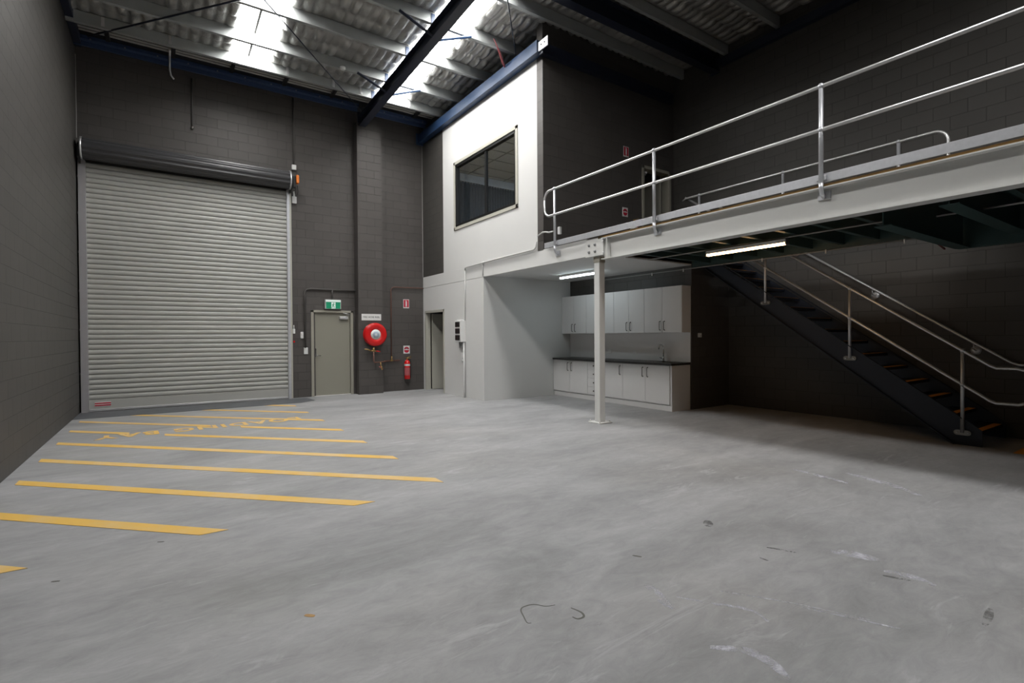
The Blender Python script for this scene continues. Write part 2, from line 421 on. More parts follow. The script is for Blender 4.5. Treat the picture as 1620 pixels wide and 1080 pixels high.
# sheet roof over everything (closes the shell)
b = MB()
for x0, x1 in ((XL-0.2, 1.15), (1.88, 4.13), (4.87, XW+0.2)):
    b.prism([(YN-0.2, zroof(YN-0.2)+0.03), (D+0.2, zroof(D+0.2)+0.03), (D+0.2, zroof(D+0.2)+0.09), (YN-0.2, zroof(YN-0.2)+0.09)], 0, x0, x1)
for k, (x0, x1) in enumerate(SK):
    for y0, y1 in [(a_-0.2 if a_ == YN else a_, c_) for a_, c_ in SOLID[k]]+[(YS1, D+0.2)]:
        b.prism([(y0, zroof(y0)+0.03), (y1, zroof(y1)+0.03), (y1, zroof(y1)+0.09), (y0, zroof(y0)+0.09)], 0, x0, x1)
struct(build('roof', b, 'cladding'))
# ribbed eave cladding beyond the last purlin with dark brackets
b = MB()
for k in range(6):
    y = 11.70+k*0.105
    b.box((XL, y, zroof(y)-0.035), (XW, y+0.06, zroof(y)-0.015), 0.006)
struct(build('ceiling_eave', b, 'cladding'))
struct(build('ceiling_eave_back', MB().box((XL, 11.67, 7.135), (XW, 12.34, 7.142)), 'black'))
b = MB()
for k in range(8):
    x = -0.83+k*1.03
    b.box((x-0.035, 11.69, 7.05), (x+0.035, 12.35, 7.10))
b.box((XL, 12.32, 7.125), (XW, D+0.2, 7.15))
struct(build('trim_3', b, 'black'))
# rooflights
for k, (x0, x1) in enumerate(SK):
    w = bpy.data.objects.new('window_%d' % (k+2), None); C.objects.link(w); w.location = ((x0+x1)/2, 4, zroof(4)); struct(w, 'translucent rooflight strip, ' + ('left of the dark rafter' if k == 0 else 'right of the dark rafter'))
    for ya, yb in RUNS[k]:
        m = MB().prism([(ya, zroof(ya)+0.01), (yb, zroof(yb)+0.01), (yb, zroof(yb)+0.025), (ya, zroof(ya)+0.025)], 0, x0, x1)
        build('pane', m, 'sky', w)
    if k == 0:
        xm = 1.47
        build('glazing_bar', MB().prism([(YG1, zroof(YG1)-0.03), (YS1, zroof(YS1)-0.03), (YS1, zroof(YS1)+0.01), (YG1, zroof(YG1)+0.01)], 0, xm-0.02, xm+0.02), 'grey_p', w)

# ------------------------------------------------------------------ roof steel
def c_purlin(y, n):
    z0 = zroof(y)-0.235; z1 = z0+0.2
    t = 0.004; w = 0.07
    prof = [(y, z0), (y+w, z0), (y+w, z0+0.02), (y+w-t, z0+0.02), (y+w-t, z0+t), (y+t, z0+t), (y+t, z1-t), (y+w-t, z1-t), (y+w-t, z1-0.02), (y+w, z1-0.02), (y+w, z1), (y, z1)]
    o = build('roof_purlin', MB().prism(prof, 0, XL+0.01, XW-0.01), 'purlin', loc=(4, y, z0))
    return o
ordn = ['first', 'second', 'third', 'fourth', 'fifth', 'sixth', 'seventh', 'eighth', 'ninth', 'tenth']
for n, y in enumerate(PUR[:10]):
    tag(c_purlin(y, n), 'galvanised steel roof purlin, %s out from the roller door wall' % ordn[n], 'roof purlin', 'roof purlins')
# straps on the first purlin
for x in (-0.85, 0.14, 2.2, 3.15, 3.75, 4.95):
    z = zroof(11.6)-0.16
    tag(build('purlin_strap', MB().box((x-0.025, 11.585, z-0.05), (x+0.025, 11.6, z+0.11), 0.003), 'alu', loc=(x, 11.59, z)),
        'short pale strap bolted on the purlin nearest the roller door wall', 'strap', 'straps on the end purlin')
# I-beam helper
def ibeam(name, axis, a, b_, c, z0, z1, w, m, parent, tf=0.012, tw=0.008):
    """c = centre of the flange across; extruded along axis from a to b_"""
    h = w/2
    pr = [(c-h, z0), (c+h, z0), (c+h, z0+tf), (c+tw/2, z0+tf), (c+tw/2, z1-tf), (c+h, z1-tf), (c+h, z1), (c-h, z1), (c-h, z1-tf), (c-tw/2, z1-tf), (c-tw/2, z0+tf), (c-h, z0+tf)]
    return build(name, MB().prism(pr, axis, a, b_), m, parent)
# main rafter (sloping slightly)
t = thing('steel_rafter', 'dark navy steel rafter crossing the roof above the loading bay', 'steel beam', (4.1, 12.6, 6.7))
zt = lambda y: zroof(y)-0.24
b = MB()
for (u0, u1, d0, d1) in ((4.015, 4.185, 0.0, 0.014), (4.093, 4.107, 0.014, 0.236), (4.015, 4.185, 0.236, 0.25)):
    ys, ye = 12.62, YN
    v = []
    for y in (ys, ye):
        zt_ = zt(y)
        for (x, dd) in ((u0, d0), (u1, d0), (u1, d1), (u0, d1)): v.append(b.bm.verts.new((x, y, zt_-dd)))
    for q in ((0, 1, 2, 3), (7, 6, 5, 4), (0, 4, 5, 1), (1, 5, 6, 2), (2, 6, 7, 3), (3, 7, 4, 0)): b.bm.faces.new([v[i] for i in q])
build('flanged_beam', b, 'navy_dark', t)
build('end_plate', MB().box((4.0, 12.62, 6.55), (4.2, 12.66, 7.0), 0.004), 'navy_dark', t)
for y in PUR[:6]:
    z = zt(y); build('cleat', MB().box((4.0, y-0.01, z), (4.08, y, z+0.17)), 'navy', t)
# fly braces
def fly(px, py, side, lab):
    z = zroof(py)-0.22
    o = build('fly_brace', MB().tube([(4.1+side*0.08, py+0.02*side, zt(py)-0.235), (4.1+side*px, py, z)], 0.026, 6, smooth=False), 'navy_dark' if side < 0 else 'navy', loc=(4.1+side*0.08, py, zt(py)-0.235))
    tag(o, lab, 'brace', 'fly braces on the rafter')
fly(0.70, 8.40, -1, 'dark angle brace from rafter towards the left, farther from the roller door wall')
fly(0.70, 10.72, -1, 'dark angle brace from rafter towards the left, nearer the roller door wall')
fly(0.72, 8.40, 1, 'thin angle brace crossing the rooflight right of the rafter, upper one')
fly(0.72, 10.72, 1, 'thin angle brace crossing the rooflight right of the rafter, lower one')
# cross beam on the right
t = thing('steel_cross_beam', 'deep dark navy beam crossing over the mezzanine to the right wall', 'steel beam', (6.9, 6.45, 6.9))
ibeam('flanged_beam', 0, 4.19, XW, 6.45, 6.88, 7.2, 0.17, 'navy_dark', t)
build('end_plate', MB().box((XW-0.02, 6.35, 6.84), (XW, 6.56, 7.24)), 'navy_dark', t)
# eave beam on far wall
t = thing('steel_eave_beam', 'navy blue steel channel along the top of the roller door wall', 'steel beam', (1, 12.8, 7.07))
for xa, xb_ in ((XL+0.01, 3.98), (4.22, XB-0.03)): build('channel', MB().prism([(12.45, 7.055), (12.56, 7.055), (12.56, 6.97), (12.6, 6.97), (12.6, 7.12), (12.45, 7.12)], 0, xa, xb_), 'navy_bright', t)
for k in range(14):
    x = -1.1+k*0.52
    build('bolt', MB().ball((x, 12.45, 7.065), 0.014, 8), 'steel_dark', t)
t = thing('steel_wall_beam', 'dark navy steel beam along the top of the left block wall', 'steel beam', (XL+0.08, 5, 7.05))
build('channel', MB().box((XL+0.005, YN, 6.98), (XL+0.12, 12.7, 7.13), 0.004), 'navy_dark', t)
t = thing('steel_wall_beam', 'dark navy steel beam along the top of the right block wall', 'steel beam', (XW-0.08, 3, 6.95))
build('channel', MB().box((XW-0.12, YN, 6.93), (XW-0.005, 6.3, 7.08), 0.004), 'navy_dark', t)
# blue beam over the white wall
t = thing('steel_office_beam', 'bright navy blue steel channel over the white office wall', 'steel beam', (5.7, 10, 6.6))
build('channel', MB().prism([(5.68, 6.62), (5.825, 6.62), (5.825, 6.635), (5.70, 6.635), (5.70, 6.825), (5.825, 6.825), (5.825, 6.84), (5.68, 6.84)], 1, 7.5, 12.78), 'navy', t)
build('end_plate', MB().box((5.62, 12.78, 6.57), (5.83, 12.80, 6.87), 0.003), 'navy', t)
pl = build('cleat_plate', MB().box((5.71, 7.22, 6.63), (5.73, 7.5, 6.80), 0.003), 'galv', t)
for y in (7.30, 7.40): build('bolt_hole', MB().cyl((5.700, y, 6.72), (5.709, y, 6.72), 0.013, 10), 'black', pl)
t = thing('steel_wall_beam', 'dark navy steel beam across the upstairs block wall', 'steel beam', (7.5, 7.45, 6.5))
build('channel', MB().box((5.74, 7.40, 6.58), (XW-0.14, YU-0.005, 6.78), 0.004), 'navy_dark', t)
# bracing rods
def rod(pts, lab, r=0.011, m='navy_dark', name='bracing_rod', cat='bracing rod', grp='roof bracing rods'):
    tag(build(name, MB().tube(pts, r, 8), m, loc=pts[0]), lab, cat, grp)
rod([(-1.1, 12.05, 6.93), (4.0, 6.1, 7.08)], 'thin dark bracing rod rising rightwards from the left wall corner', r=0.016)
rod([(3.98, 12.3, 6.90), (-1.2, 6.2, 7.08)], 'thin dark bracing rod running down to the rafter end by the pier')
rod([(4.3, 6.5, 6.93), (6.6, 9.3, 6.93)], 'thin dark bracing rod above the white office wall')
tag(build('red_cable', MB().tube([(5.23, 8.25, 7.08), (5.35, 8.32, 7.0), (5.42, 8.36, 6.95), (5.6, 8.5, 6.83), (5.72, 8.58, 6.8)], [0.006, 0.01, 0.022, 0.022, 0.016], 8), 'dark_red', loc=(5.3, 8.3, 7)),
    'bundled red fire cable hanging from the roof over the blue office beam', 'cable')
tag(build('smoke_detector', MB().lathe([(0.0, -0.05), (0.045, -0.05), (0.055, -0.035), (0.055, 0), (0, 0)], (3.08, 10.66, 6.97)), 'white_p', loc=(3.08, 10.66, 6.97)),
    'small round pale detector under a roof purlin', 'detector')

# ------------------------------------------------------------------ roller shutter
t = thing('roller_shutter', 'large pale grey ribbed roller shutter closed at the loading bay', 'roller shutter', (0.57, 12.8, 0))
DX0, DX1 = -1.235, 2.375
prof = []; pitch = 0.098; nrib = 47; zb = 0.235; q = 8
for i in range(nrib*q+1):
    f = (i % q)/q
    prof.append((12.82-0.028*abs(math.sin(PI*f))**0.42, zb+pitch*i/q))
back = [(12.83, prof[-1][1]), (12.83, prof[0][1])]
cur = build('curtain', MB().prism(prof+back, 0, DX0, DX1), 'shutter', t)
rail = build('bottom_rail', MB().box((DX0, 12.79, 0.055), (DX1, 12.83, 0.235), 0.004), 'shutter', t)
build('weather_strip', MB().box((DX0+0.01, 12.775, 0.012), (DX1-0.01, 12.83, 0.055), 0.004), 'alu', t)
st = build('sticker', MB().box((DX0+0.09, 12.786, 0.105), (DX0+0.34, 12.79, 0.195)), 'white_p', rail)
for z in (0.125, 0.165): build('sticker_stripe', MB().box((DX0+0.09, 12.783, z-0.012), (DX0+0.34, 12.786, z+0.012)), 'red_sign', rail)
build('guide', MB().box((-1.345, 12.74, 0.0), (DX0+0.005, D-0.002, 4.86), 0.004), 'guide', t)
gr = build('guide', MB().box((DX1-0.005, 12.74, 0.0), (DX1+0.055, D-0.002, 4.86), 0.004), 'galv', t)
build('guide_angle', MB().box((DX1+0.056, 12.78, 0.0), (DX1+0.10, D-0.002, 4.8), 0.003), 'cream', t)
for z in (0.75, 1.6, 2.35, 3.1, 3.85, 4.55): build('guide_bolt', MB().box((-1.368, 12.80, z-0.02), (-1.33, 12.82, z+0.02), 0.002), 'grey_p', gr)
# drum
dc = (12.60, 5.04); dr = 0.2
b = MB(); seg = 48; ringA = []; ringB = []
pr = []
for k in range(seg):
    a = 2*PI*k/seg; r = dr*(1.0 if k % 4 < 2 else 0.93); pr.append((dc[0]+r*math.cos(a), dc[1]+r*math.sin(a)))
b.prism(pr, 0, DX0-0.02, DX1+0.02)
build('drum', b, 'drum', t)
for x0, x1 in ((DX0-0.05, DX0-0.02), (DX1+0.02, DX1+0.05)):
    build('drum_rim', MB().lathe([(0, x0), (dr+0.012, x0), (dr+0.012, x1), (0, x1)], (0, dc[0], dc[1]), 'X', 32), 'alu', t)
for x0 in (DX0-0.09, DX1+0.05):
    bk = MB().prism([(12.5, 4.85), (12.7, 4.78), (D-0.003, 4.78), (D-0.003, 5.25), (12.72, 5.2), (12.55, 5.12)], 0, x0, x0+0.03)
    build('bracket', bk, 'black', t)
mt = build('motor', MB().box((DX1+0.085, 12.5, 4.86), (DX1+0.16, 12.66, 5.14), 0.02).cyl((DX1+0.08, 12.58, 5.04), (DX1+0.2, 12.58, 5.04), 0.07), 'black', t)
build('motor_cover', MB().box((DX1+0.16, 12.48, 4.97), (DX1+0.22, 12.62, 5.16), 0.018), 'orange', mt)
build('chain_loop', MB().tube([(DX1+0.17, 12.62, 4.95), (DX1+0.16, 12.66, 4.78), (DX1+0.2, 12.68, 4.70), (DX1+0.22, 12.64, 4.82), (DX1+0.2, 12.60, 4.95)], 0.008, 6), 'black', mt)
# dark strip in front
b = MB().prism([(XL+0.002, 11.80), (2.45, 11.82), (2.80, 12.08), (2.76, 12.7), (XL+0.002, 12.73)], 2, 0.0005, 0.004)
tag(build('threshold_strip', b, 'ramp', loc=(0.6, 12.3, 0)), 'dark grey painted strip on the floor before the roller shutter', 'floor marking')
tag(build('isolator_switch', MB().box((2.50, D-0.07, 5.36), (2.60, D, 5.48), 0.01), 'white_p', loc=(2.55, D, 5.42)), 'small white isolator box above the shutter motor', 'switch')
tag(build('junction_box', MB().box((2.50, D-0.06, 4.58), (2.60, D, 4.74), 0.008).cyl((2.55, D-0.07, 4.64), (2.55, D-0.05, 4.64), 0.02).box((2.53, D-0.04, 4.74), (2.57, D, 4.86)), 'white_p', loc=(2.55, D, 4.66)), 'small white control box below the shutter motor', 'box')

# ------------------------------------------------------------------ exit door
dr1 = bpy.data.objects.new('door_1', None); C.objects.link(dr1); dr1.location = (3.4, D, 0); struct(dr1, 'beige exit door under the green sign')
b = MB().box((2.90, D-0.03, 0), (2.965, D+0.1, 2.085), 0.004).box((3.845, D-0.03, 0), (3.91, D+0.1, 2.085), 0.004).box((2.90, D-0.03, 2.03), (3.91, D+0.1, 2.085), 0.004)
b.box((2.96, D+0.05, 0), (2.985, D+0.1, 2.03)).box((3.825, D+0.05, 0), (3.85, D+0.1, 2.03))
build('frame', b, 'beige2', dr1)
lf = build('leaf', MB().box((2.975, D+0.03, 0.012), (3.838, D+0.07, 2.025), 0.003), 'beige', dr1)
build('door_plate', MB().box((2.995, D+0.022, 0.96), (3.03, D+0.03, 1.16), 0.003), 'chrome', lf)
build('handle', MB().cyl((3.012, D+0.025, 0.99), (3.012, D-0.03, 0.99), 0.011).tube([(3.012, D-0.03, 0.99), (3.03, D-0.035, 0.99), (3.12, D-0.035, 0.985)], 0.009, 8), 'chrome', lf)
cl = build('closer', MB().box((3.58, D-0.03, 1.87), (3.79, D+0.03, 1.94), 0.008), 'alu', lf)
build('closer_arm', MB().tube([(3.7, D-0.02, 1.95), (3.82, D-0.07, 1.985), (3.66, D-0.02, 2.03)], 0.009, 6), 'alu', cl)
build('sill_daylight_line', MB().box((2.965, D-0.02, 0.001), (3.845, D+0.1, 0.012), 0.002), 'white_p', dr1)  # white colour stands in for daylight leaking under the door
struct(build('wall_behind_door', MB().box((2.9, D+0.11, 0), (4.0, D+0.2, 2.1)), 'beige'))

# exit sign
t = thing('exit_sign', 'green running man exit sign above the beige door', 'sign', (3.41, 12.80, 2.12))
build('housing', MB().box((3.225, 12.79, 2.115), (3.60, D-0.002, 2.345), 0.01), 'white_p', t)
build('light_strip', MB().box((3.235, 12.786, 2.295), (3.59, 12.79, 2.338)), 'white_sign', t)
fc = build('green_panel', MB().box((3.24, 12.784, 2.125), (3.585, 12.79, 2.287)), 'green_sign', t)
build('white_doorway', MB().box((3.365, 12.782, 2.13), (3.465, 12.784, 2.28)), 'white_sign', fc)
b = MB().ball((3.425, 12.781, 2.262), 0.011, 10, (1, 0.15, 1))
def limb(b, p, q, w):
    p, q = Vector((p[0], 0, p[1])), Vector((q[0], 0, q[1])); n = (q-p).normalized().cross(Vector((0, 1, 0)))*w
    c = [p+n, q+n, q-n, p-n]; b.prism([(v.x, v.z) for v in c], 1, 12.779, 12.7818)
limb(b, (3.418, 2.245), (3.405, 2.195), 0.011); limb(b, (3.408, 2.197), (3.435, 2.175), 0.006); limb(b, (3.435, 2.175), (3.425, 2.14), 0.005)
limb(b, (3.403, 2.197), (3.392, 2.165), 0.006); limb(b, (3.392, 2.165), (3.368, 2.15), 0.005); limb(b, (3.42, 2.24), (3.45, 2.22), 0.004); limb(b, (3.415, 2.24), (3.385, 2.225), 0.004); limb(b, (3.385, 2.225), (3.38, 2.2), 0.004)
build('running_figure', b, 'green_sign', fc)

# hose reel
t = thing('fire_hose_reel', 'round red fire hose reel with a white hub on the block pier', 'hose reel', (4.36, 12.6, 1.5))
c = (4.36, 12.6, 1.49)
build('reel_disc', MB().lathe([(0.0, -0.12), (0.12, -0.12), (0.135, -0.135), (0.20, -0.150), (0.26, -0.142), (0.285, -0.125), (0.29, -0.11), (0.26, -0.10), (0.2, -0.095), (0.0, -0.095)], c, 'Y', 48), 'red', t)
build('hose', MB().lathe([(0.12, -0.095), (0.25, -0.095), (0.265, -0.085), (0.265, -0.045), (0.25, -0.035), (0.12, -0.035), (0.12, -0.095)], c, 'Y', 40), 'black', t)
build('back_disc', MB().lathe([(0.0, -0.035), (0.29, -0.035), (0.29, -0.02), (0.0, -0.02)], c, 'Y', 40), 'red', t)
hb = build('hub_label', MB().lathe([(0.0, -0.137), (0.125, -0.137), (0.128, -0.12)], c, 'Y', 32), 'white_p', t)
build('hub_print', MB().lathe([(0.03, -0.139), (0.09, -0.139), (0.09, -0.1375)], c, 'Y', 6), 'blue_print', hb)
build('wall_bracket', MB().box((4.30, 12.56, 1.3), (4.42, 12.6, 1.68), 0.006), 'red', t)
v = build('stop_valve', MB().cyl((4.31, 12.5, 1.16), (4.31, 12.5, 1.06), 0.022).cyl((4.24, 12.5, 1.09), (4.40, 12.5, 1.07), 0.018), 'brass', t)
build('valve_lever', MB().tube([(4.37, 12.48, 1.075), (4.47, 12.47, 1.06)], 0.012, 8), 'red', v)
build('nozzle', MB().tube([(4.08, 12.5, 1.13), (4.17, 12.5, 1.12), (4.24, 12.5, 1.08)], [0.01, 0.014, 0.02], 8), 'brass', t)
# sign over reel
t = thing('hose_reel_sign', 'white rectangular fire hose reel sign above the red reel', 'sign', (4.29, 12.59, 1.93))
build('panel', MB().box((4.045, 12.592, 1.845), (4.545, 12.599, 2.005), 0.002), 'white_p', t)
place_mesh('lettering', text_mesh('FIRE HOSE REEL', 0.062, 0.001), 'black', Matrix.Translation((4.295, 12.5905, 1.925)) @ Matrix.Rotation(PI/2, 4, 'X'), t)
# copper pipe
t = thing('copper_pipe', 'thin copper water pipe running below the hose reel and up the block wall', 'pipe', (4.9, D-0.04, 0.8))
build('riser', MB().tube([(5.82, D-0.04, 2.735), (5.02, D-0.04, 2.735), (4.94, D-0.04, 2.72), (4.90, D-0.04, 2.66), (4.90, D-0.04, 0.83)], 0.013, 10), 'copper', t)
build('branch', MB().tube([(5.12, D-0.05, 0.81), (4.70, D-0.05, 0.80), (4.62, 12.54, 0.80), (4.34, 12.50, 0.79), (4.31, 12.50, 0.82), (4.31, 12.50, 1.06)], 0.017, 10), 'copper', t)
build('tee', MB().cyl((4.86, D-0.05, 0.81), (4.94, D-0.05, 0.81), 0.022).cyl((4.90, D-0.05, 0.81), (4.90, D-0.05, 0.92), 0.018), 'brass', t)
tp = build('drain_tap', MB().cyl((4.49, 12.51, 0.79), (4.49, 12.50, 0.66), 0.014).tube([(4.49, 12.50, 0.7), (4.49, 12.44, 0.68), (4.50, 12.43, 0.6)], 0.016, 8), 'brass', t)
build('tap_handle', MB().tube([(4.44, 12.47, 0.69), (4.53, 12.46, 0.62)], 0.014, 8), 'dark_red', tp)

# extinguishers
def extinguisher(x, y, z, lab):
    t = thing('fire_extinguisher', lab, 'fire extinguisher', (x, y, z))
    c = (x, y, z)
    build('cylinder', MB().lathe([(0, 0), (0.07, 0), (0.077, 0.012), (0.077, 0.42), (0.06, 0.47), (0.03, 0.49), (0.025, 0.51), (0, 0.51)], c, 'Z', 28), 'red', t)
    build('white_band', MB().lathe([(0.0785, 0.345), (0.0785, 0.40)], c, 'Z', 28), 'white_p', t)
    build('print_panel', MB().lathe([(0.0782, 0.10), (0.0782, 0.31)], c, 'Z', 28), 'dark_red', t)
    v = build('valve', MB().cyl((x, y, z+0.5), (x, y, z+0.56), 0.02), 'brass', t)
    build('lever', MB().tube([(x-0.05, y-0.01, z+0.555), (x+0.03, y-0.02, z+0.575), (x+0.1, y-0.03, z+0.60)], 0.01, 6).tube([(x-0.03, y-0.01, z+0.54), (x+0.1, y-0.03, z+0.555)], 0.008, 6), 'brass', v)
    build('hose', MB().tube([(x+0.01, y, z+0.53), (x+0.08, y, z+0.5), (x+0.1, y, z+0.4), (x+0.095, y, z+0.02)], 0.011, 8), 'black', t)
    build('wall_bracket', MB().box((x-0.03, y+0.07, z+0.3), (x+0.03, y+0.1, z+0.5), 0.003), 'alu', t)
extinguisher(5.31, D-0.10, 0.31, 'red fire extinguisher hanging on the ground floor block wall')
extinguisher(8.16, YU-0.10, 3.28, 'red fire extinguisher upstairs behind the mezzanine guard rail')
def ext_sign(x, y, z0, z1, w, lab):
    t = thing('extinguisher_sign', lab, 'sign', (x, y, (z0+z1)/2)); h = z1-z0
    build('panel', MB().box((x-w/2, y-0.006, z0), (x+w/2, y-0.001, z1), 0.001), 'white_p', t)
    f = build('red_field', MB().box((x-w/2+0.012, y-0.008, z0+0.025*h/0.24), (x+w/2-0.012, y-0.006, z1-0.012)), 'red_sign', t)
    b = MB().box((x-0.02, y-0.010, z0+0.24*h), (x+0.02, y-0.008, z0+0.76*h)).box((x-0.009, y-0.010, z0+0.76*h), (x+0.009, y-0.008, z0+0.85*h)).box((x-0.03, y-0.010, z0+0.83*h), (x+0.012, y-0.008, z0+0.87*h))
    b.box((x-0.025, y-0.010, z0+0.14*h), (x+0.025, y-0.008, z0+0.19*h))
    build('pictogram', b, 'white_p', f)
def id_sign(x, y, z0, z1, w, lab):
    t = thing('extinguisher_type_sign', lab, 'sign', (x, y, (z0+z1)/2)); h = z1-z0
    build('panel', MB().box((x-w/2, y-0.006, z0), (x+w/2, y-0.001, z1), 0.001), 'white_p', t)
    zc = z0+h*0.5; b = MB(); R = w*0.40
    top = [(x+R*math.cos(a*PI/12), zc+0.008+R*math.sin(a*PI/12)*0.95) for a in range(13)] + [(x+R*0.45*math.cos(a*PI/12), zc+0.008+R*0.42*math.sin(a*PI/12)) for a in range(12, -1, -1)]
    b.prism(top, 1, y-0.008, y-0.006)
    build('red_arc', b, 'red_sign', t)
    bot = [(x+R*math.cos(-a*PI/12), zc-0.01+R*math.sin(-a*PI/12)) for a in range(13)]
    build('red_half_disc', MB().prism(bot, 1, y-0.008, y-0.006), 'red_sign', t)
    b = MB(); b.box((x-0.03, y-0.009, zc+0.02), (x+0.03, y-0.008, zc+0.035))
    build('pictogram', b, 'black', t)
ext_sign(5.335, D, 2.19, 2.425, 0.165, 'small red and white extinguisher location sign high on the ground floor block wall')
id_sign(5.335, D, 0.98, 1.19, 0.18, 'white sign with red arc just above the ground floor extinguisher')
ext_sign(8.02, YU, 5.16, 5.375, 0.16, 'small red and white extinguisher location sign upstairs above the guard rail')
id_sign(7.985, YU, 3.91, 4.10, 0.16, 'white sign with red arc just above the upstairs extinguisher')

# conduits and switches on far wall
def conduit(pts, r, m, lab, name='conduit', cat='conduit', grp=None):
    return tag(build(name, MB().tube(pts, r, 10), m, loc=pts[-1]), lab, cat, grp)
conduit([(3.97, D-0.035, 2.585), (2.90, D-0.035, 2.59), (2.81, D-0.035, 2.575), (2.765, D-0.035, 2.51), (2.765, D-0.035, 1.18)], 0.02, 'conduit', 'dark conduit bending over the exit door down to a switch')
conduit([(3.40, D-0.035, 2.59), (3.40, D-0.035, 2.35)], 0.02, 'conduit', 'short dark conduit dropping to the exit sign')
conduit([(0.53, D-0.02, 6.95), (0.53, D-0.02, 5.93)], 0.014, 'conduit', 'thin dark conduit hanging on the wall above the roller shutter')
tag(build('wall_bracket', MB().ball((0.53, D-0.03, 5.90), 0.035, 10, (1, 0.8, 1)), 'steel_dark', loc=(0.53, D, 5.9)), 'small round fitting at the foot of the conduit above the shutter', 'fitting')
conduit([(2.55, D-0.025, 7.05), (2.55, D-0.025, 5.48)], 0.018, 'conduit', 'dark conduit running down to the box above the shutter motor')
tag(build('bent_pipe', MB().tube([(0.14, 11.95, 7.02), (0.14, 12.35, 7.0), (0.14, 12.45, 6.95), (0.14, 12.48, 6.86), (0.16, 12.5, 6.76), (0.21, 12.5, 6.70)], 0.018, 8), 'galv_rail', loc=(0.14, 12.4, 6.9)), 'short hooked galvanised pipe hanging from the eave over the shutter', 'pipe')
tag(build('doorbell_unit', MB().box((2.66, D-0.035, 1.40), (2.73, D, 1.56), 0.016).ball((2.695, D-0.036, 1.50), 0.016, 8, (1, 0.4, 1)), 'white_p', loc=(2.69, D, 1.48)), 'small white oval access reader between shutter and exit door', 'reader')
t = thing('light_switch', 'white double light switch left of the exit door', 'switch', (2.775, D, 1.1))
build('plate', MB().box((2.735, D-0.03, 1.03), (2.825, D, 1.19), 0.004), 'white_p', t)
for z in (1.07, 1.14): build('rocker', MB().box((2.76, D-0.034, z-0.015), (2.80, D-0.03, z+0.015), 0.002), 'white_p', t)
t = thing('shutter_control', 'narrow white shutter control box beside the right shutter guide', 'control box', (2.5, D, 1.5))
build('body', MB().box((2.49, D-0.05, 1.52), (2.54, D, 1.63), 0.006).cyl((2.515, D-0.02, 1.63), (2.515, D-0.02, 1.72), 0.01), 'white_p', t)
build('red_button', MB().cyl((2.515, D-0.05, 1.33), (2.515, D-0.0, 1.33), 0.02, 12), 'red', t)

# ------------------------------------------------------------------ white wall: doorway, window, meter box
d2 = bpy.data.objects.new('door_2', None); C.objects.link(d2); d2.location = (XB, 12.2, 0); struct(d2, 'doorway in the low white wall with its beige door standing open inside')
b = MB().box((XB-0.012, 11.61, 0), (XB+0.125, 11.67, 2.12), 0.003).box((XB-0.012, 12.69, 0), (XB+0.125, 12.75, 2.12), 0.003).box((XB-0.012, 11.61, 2.06), (XB+0.125, 12.75, 2.12), 0.003)
build('frame', b, 'cream', d2)
build('leaf', MB().box((XB+0.15, 12.64, 0.01), (XB+0.95, 12.68, 2.04), 0.003), 'cream', d2)

w1 = bpy.data.objects.new('window_1', None); C.objects.link(w1); w1.location = (XB, 9.68, 4.0); struct(w1, 'black framed sliding office window in the white upper wall')
Y0, Y1, Z0, Z1 = 8.33, 11.03, 3.985, 5.615
b = MB()
for a_, c_ in (((XB-0.02, Y0, Z0), (XB+0.01, Y0+0.07, Z1)), ((XB-0.02, Y1-0.07, Z0), (XB+0.01, Y1, Z1)), ((XB-0.02, Y0, Z0), (XB+0.01, Y1, Z0+0.07)), ((XB-0.02, Y0, Z1-0.07), (XB+0.01, Y1, Z1))): b.box(a_, c_, 0.002)
build('architrave', b, 'cream', w1)
b = MB(); i0, i1, k0, k1 = wy0+0.0, wy1-0.0, wz0+0.0, wz1-0.0
f_ = 0.075
for a_, c_ in (((XB-0.005, i0, k0), (XB+0.09, i0+f_, k1)), ((XB-0.005, i1-f_, k0), (XB+0.09, i1, k1)), ((XB-0.005, i0, k0), (XB+0.09, i1, k0+f_)), ((XB-0.005, i0, k1-f_), (XB+0.09, i1, k1))): b.box(a_, c_, 0.003)
ym = 9.60
b.box((XB+0.01, ym-0.03, k0+f_), (XB+0.07, ym+0.03, k1-f_), 0.003)
build('frame', b, 'alu_black', w1)
for a_, c_ in ((i0+f_, ym-0.03), (ym+0.03, i1-f_)): build('pane', MB().box((XB+0.04, a_, k0+f_), (XB+0.046, c_, k1-f_)), 'glass', w1)
# office blinds
t = thing('vertical_blind', 'dark vertical blinds on the back wall of the office, seen through the window', 'blind', (8, 12.6, 4))
build('headrail', MB().box((6.6, 12.60, 5.77), (9.45, 12.66, 5.81)), 'office', t)
b = MB()
for k in range(31): b.box((6.63+k*0.09, 12.62, 3.4), (6.63+k*0.09+0.084, 12.626, 5.74)).box((6.66+k*0.09, 12.615, 5.74), (6.68+k*0.09, 12.62, 5.77))
build('slats', b, 'blind', t)
tag(build('office_fill_panel', MB().box((8.2, 8.85, 5.985), (9.4, 9.35, 6.01), 0.003), 'office_fill', loc=(8.8, 9.1, 6)), 'added glowing panel, out of view, brightening the upstairs office', 'fill light')  # fill panel added out of view to brighten the room behind the window

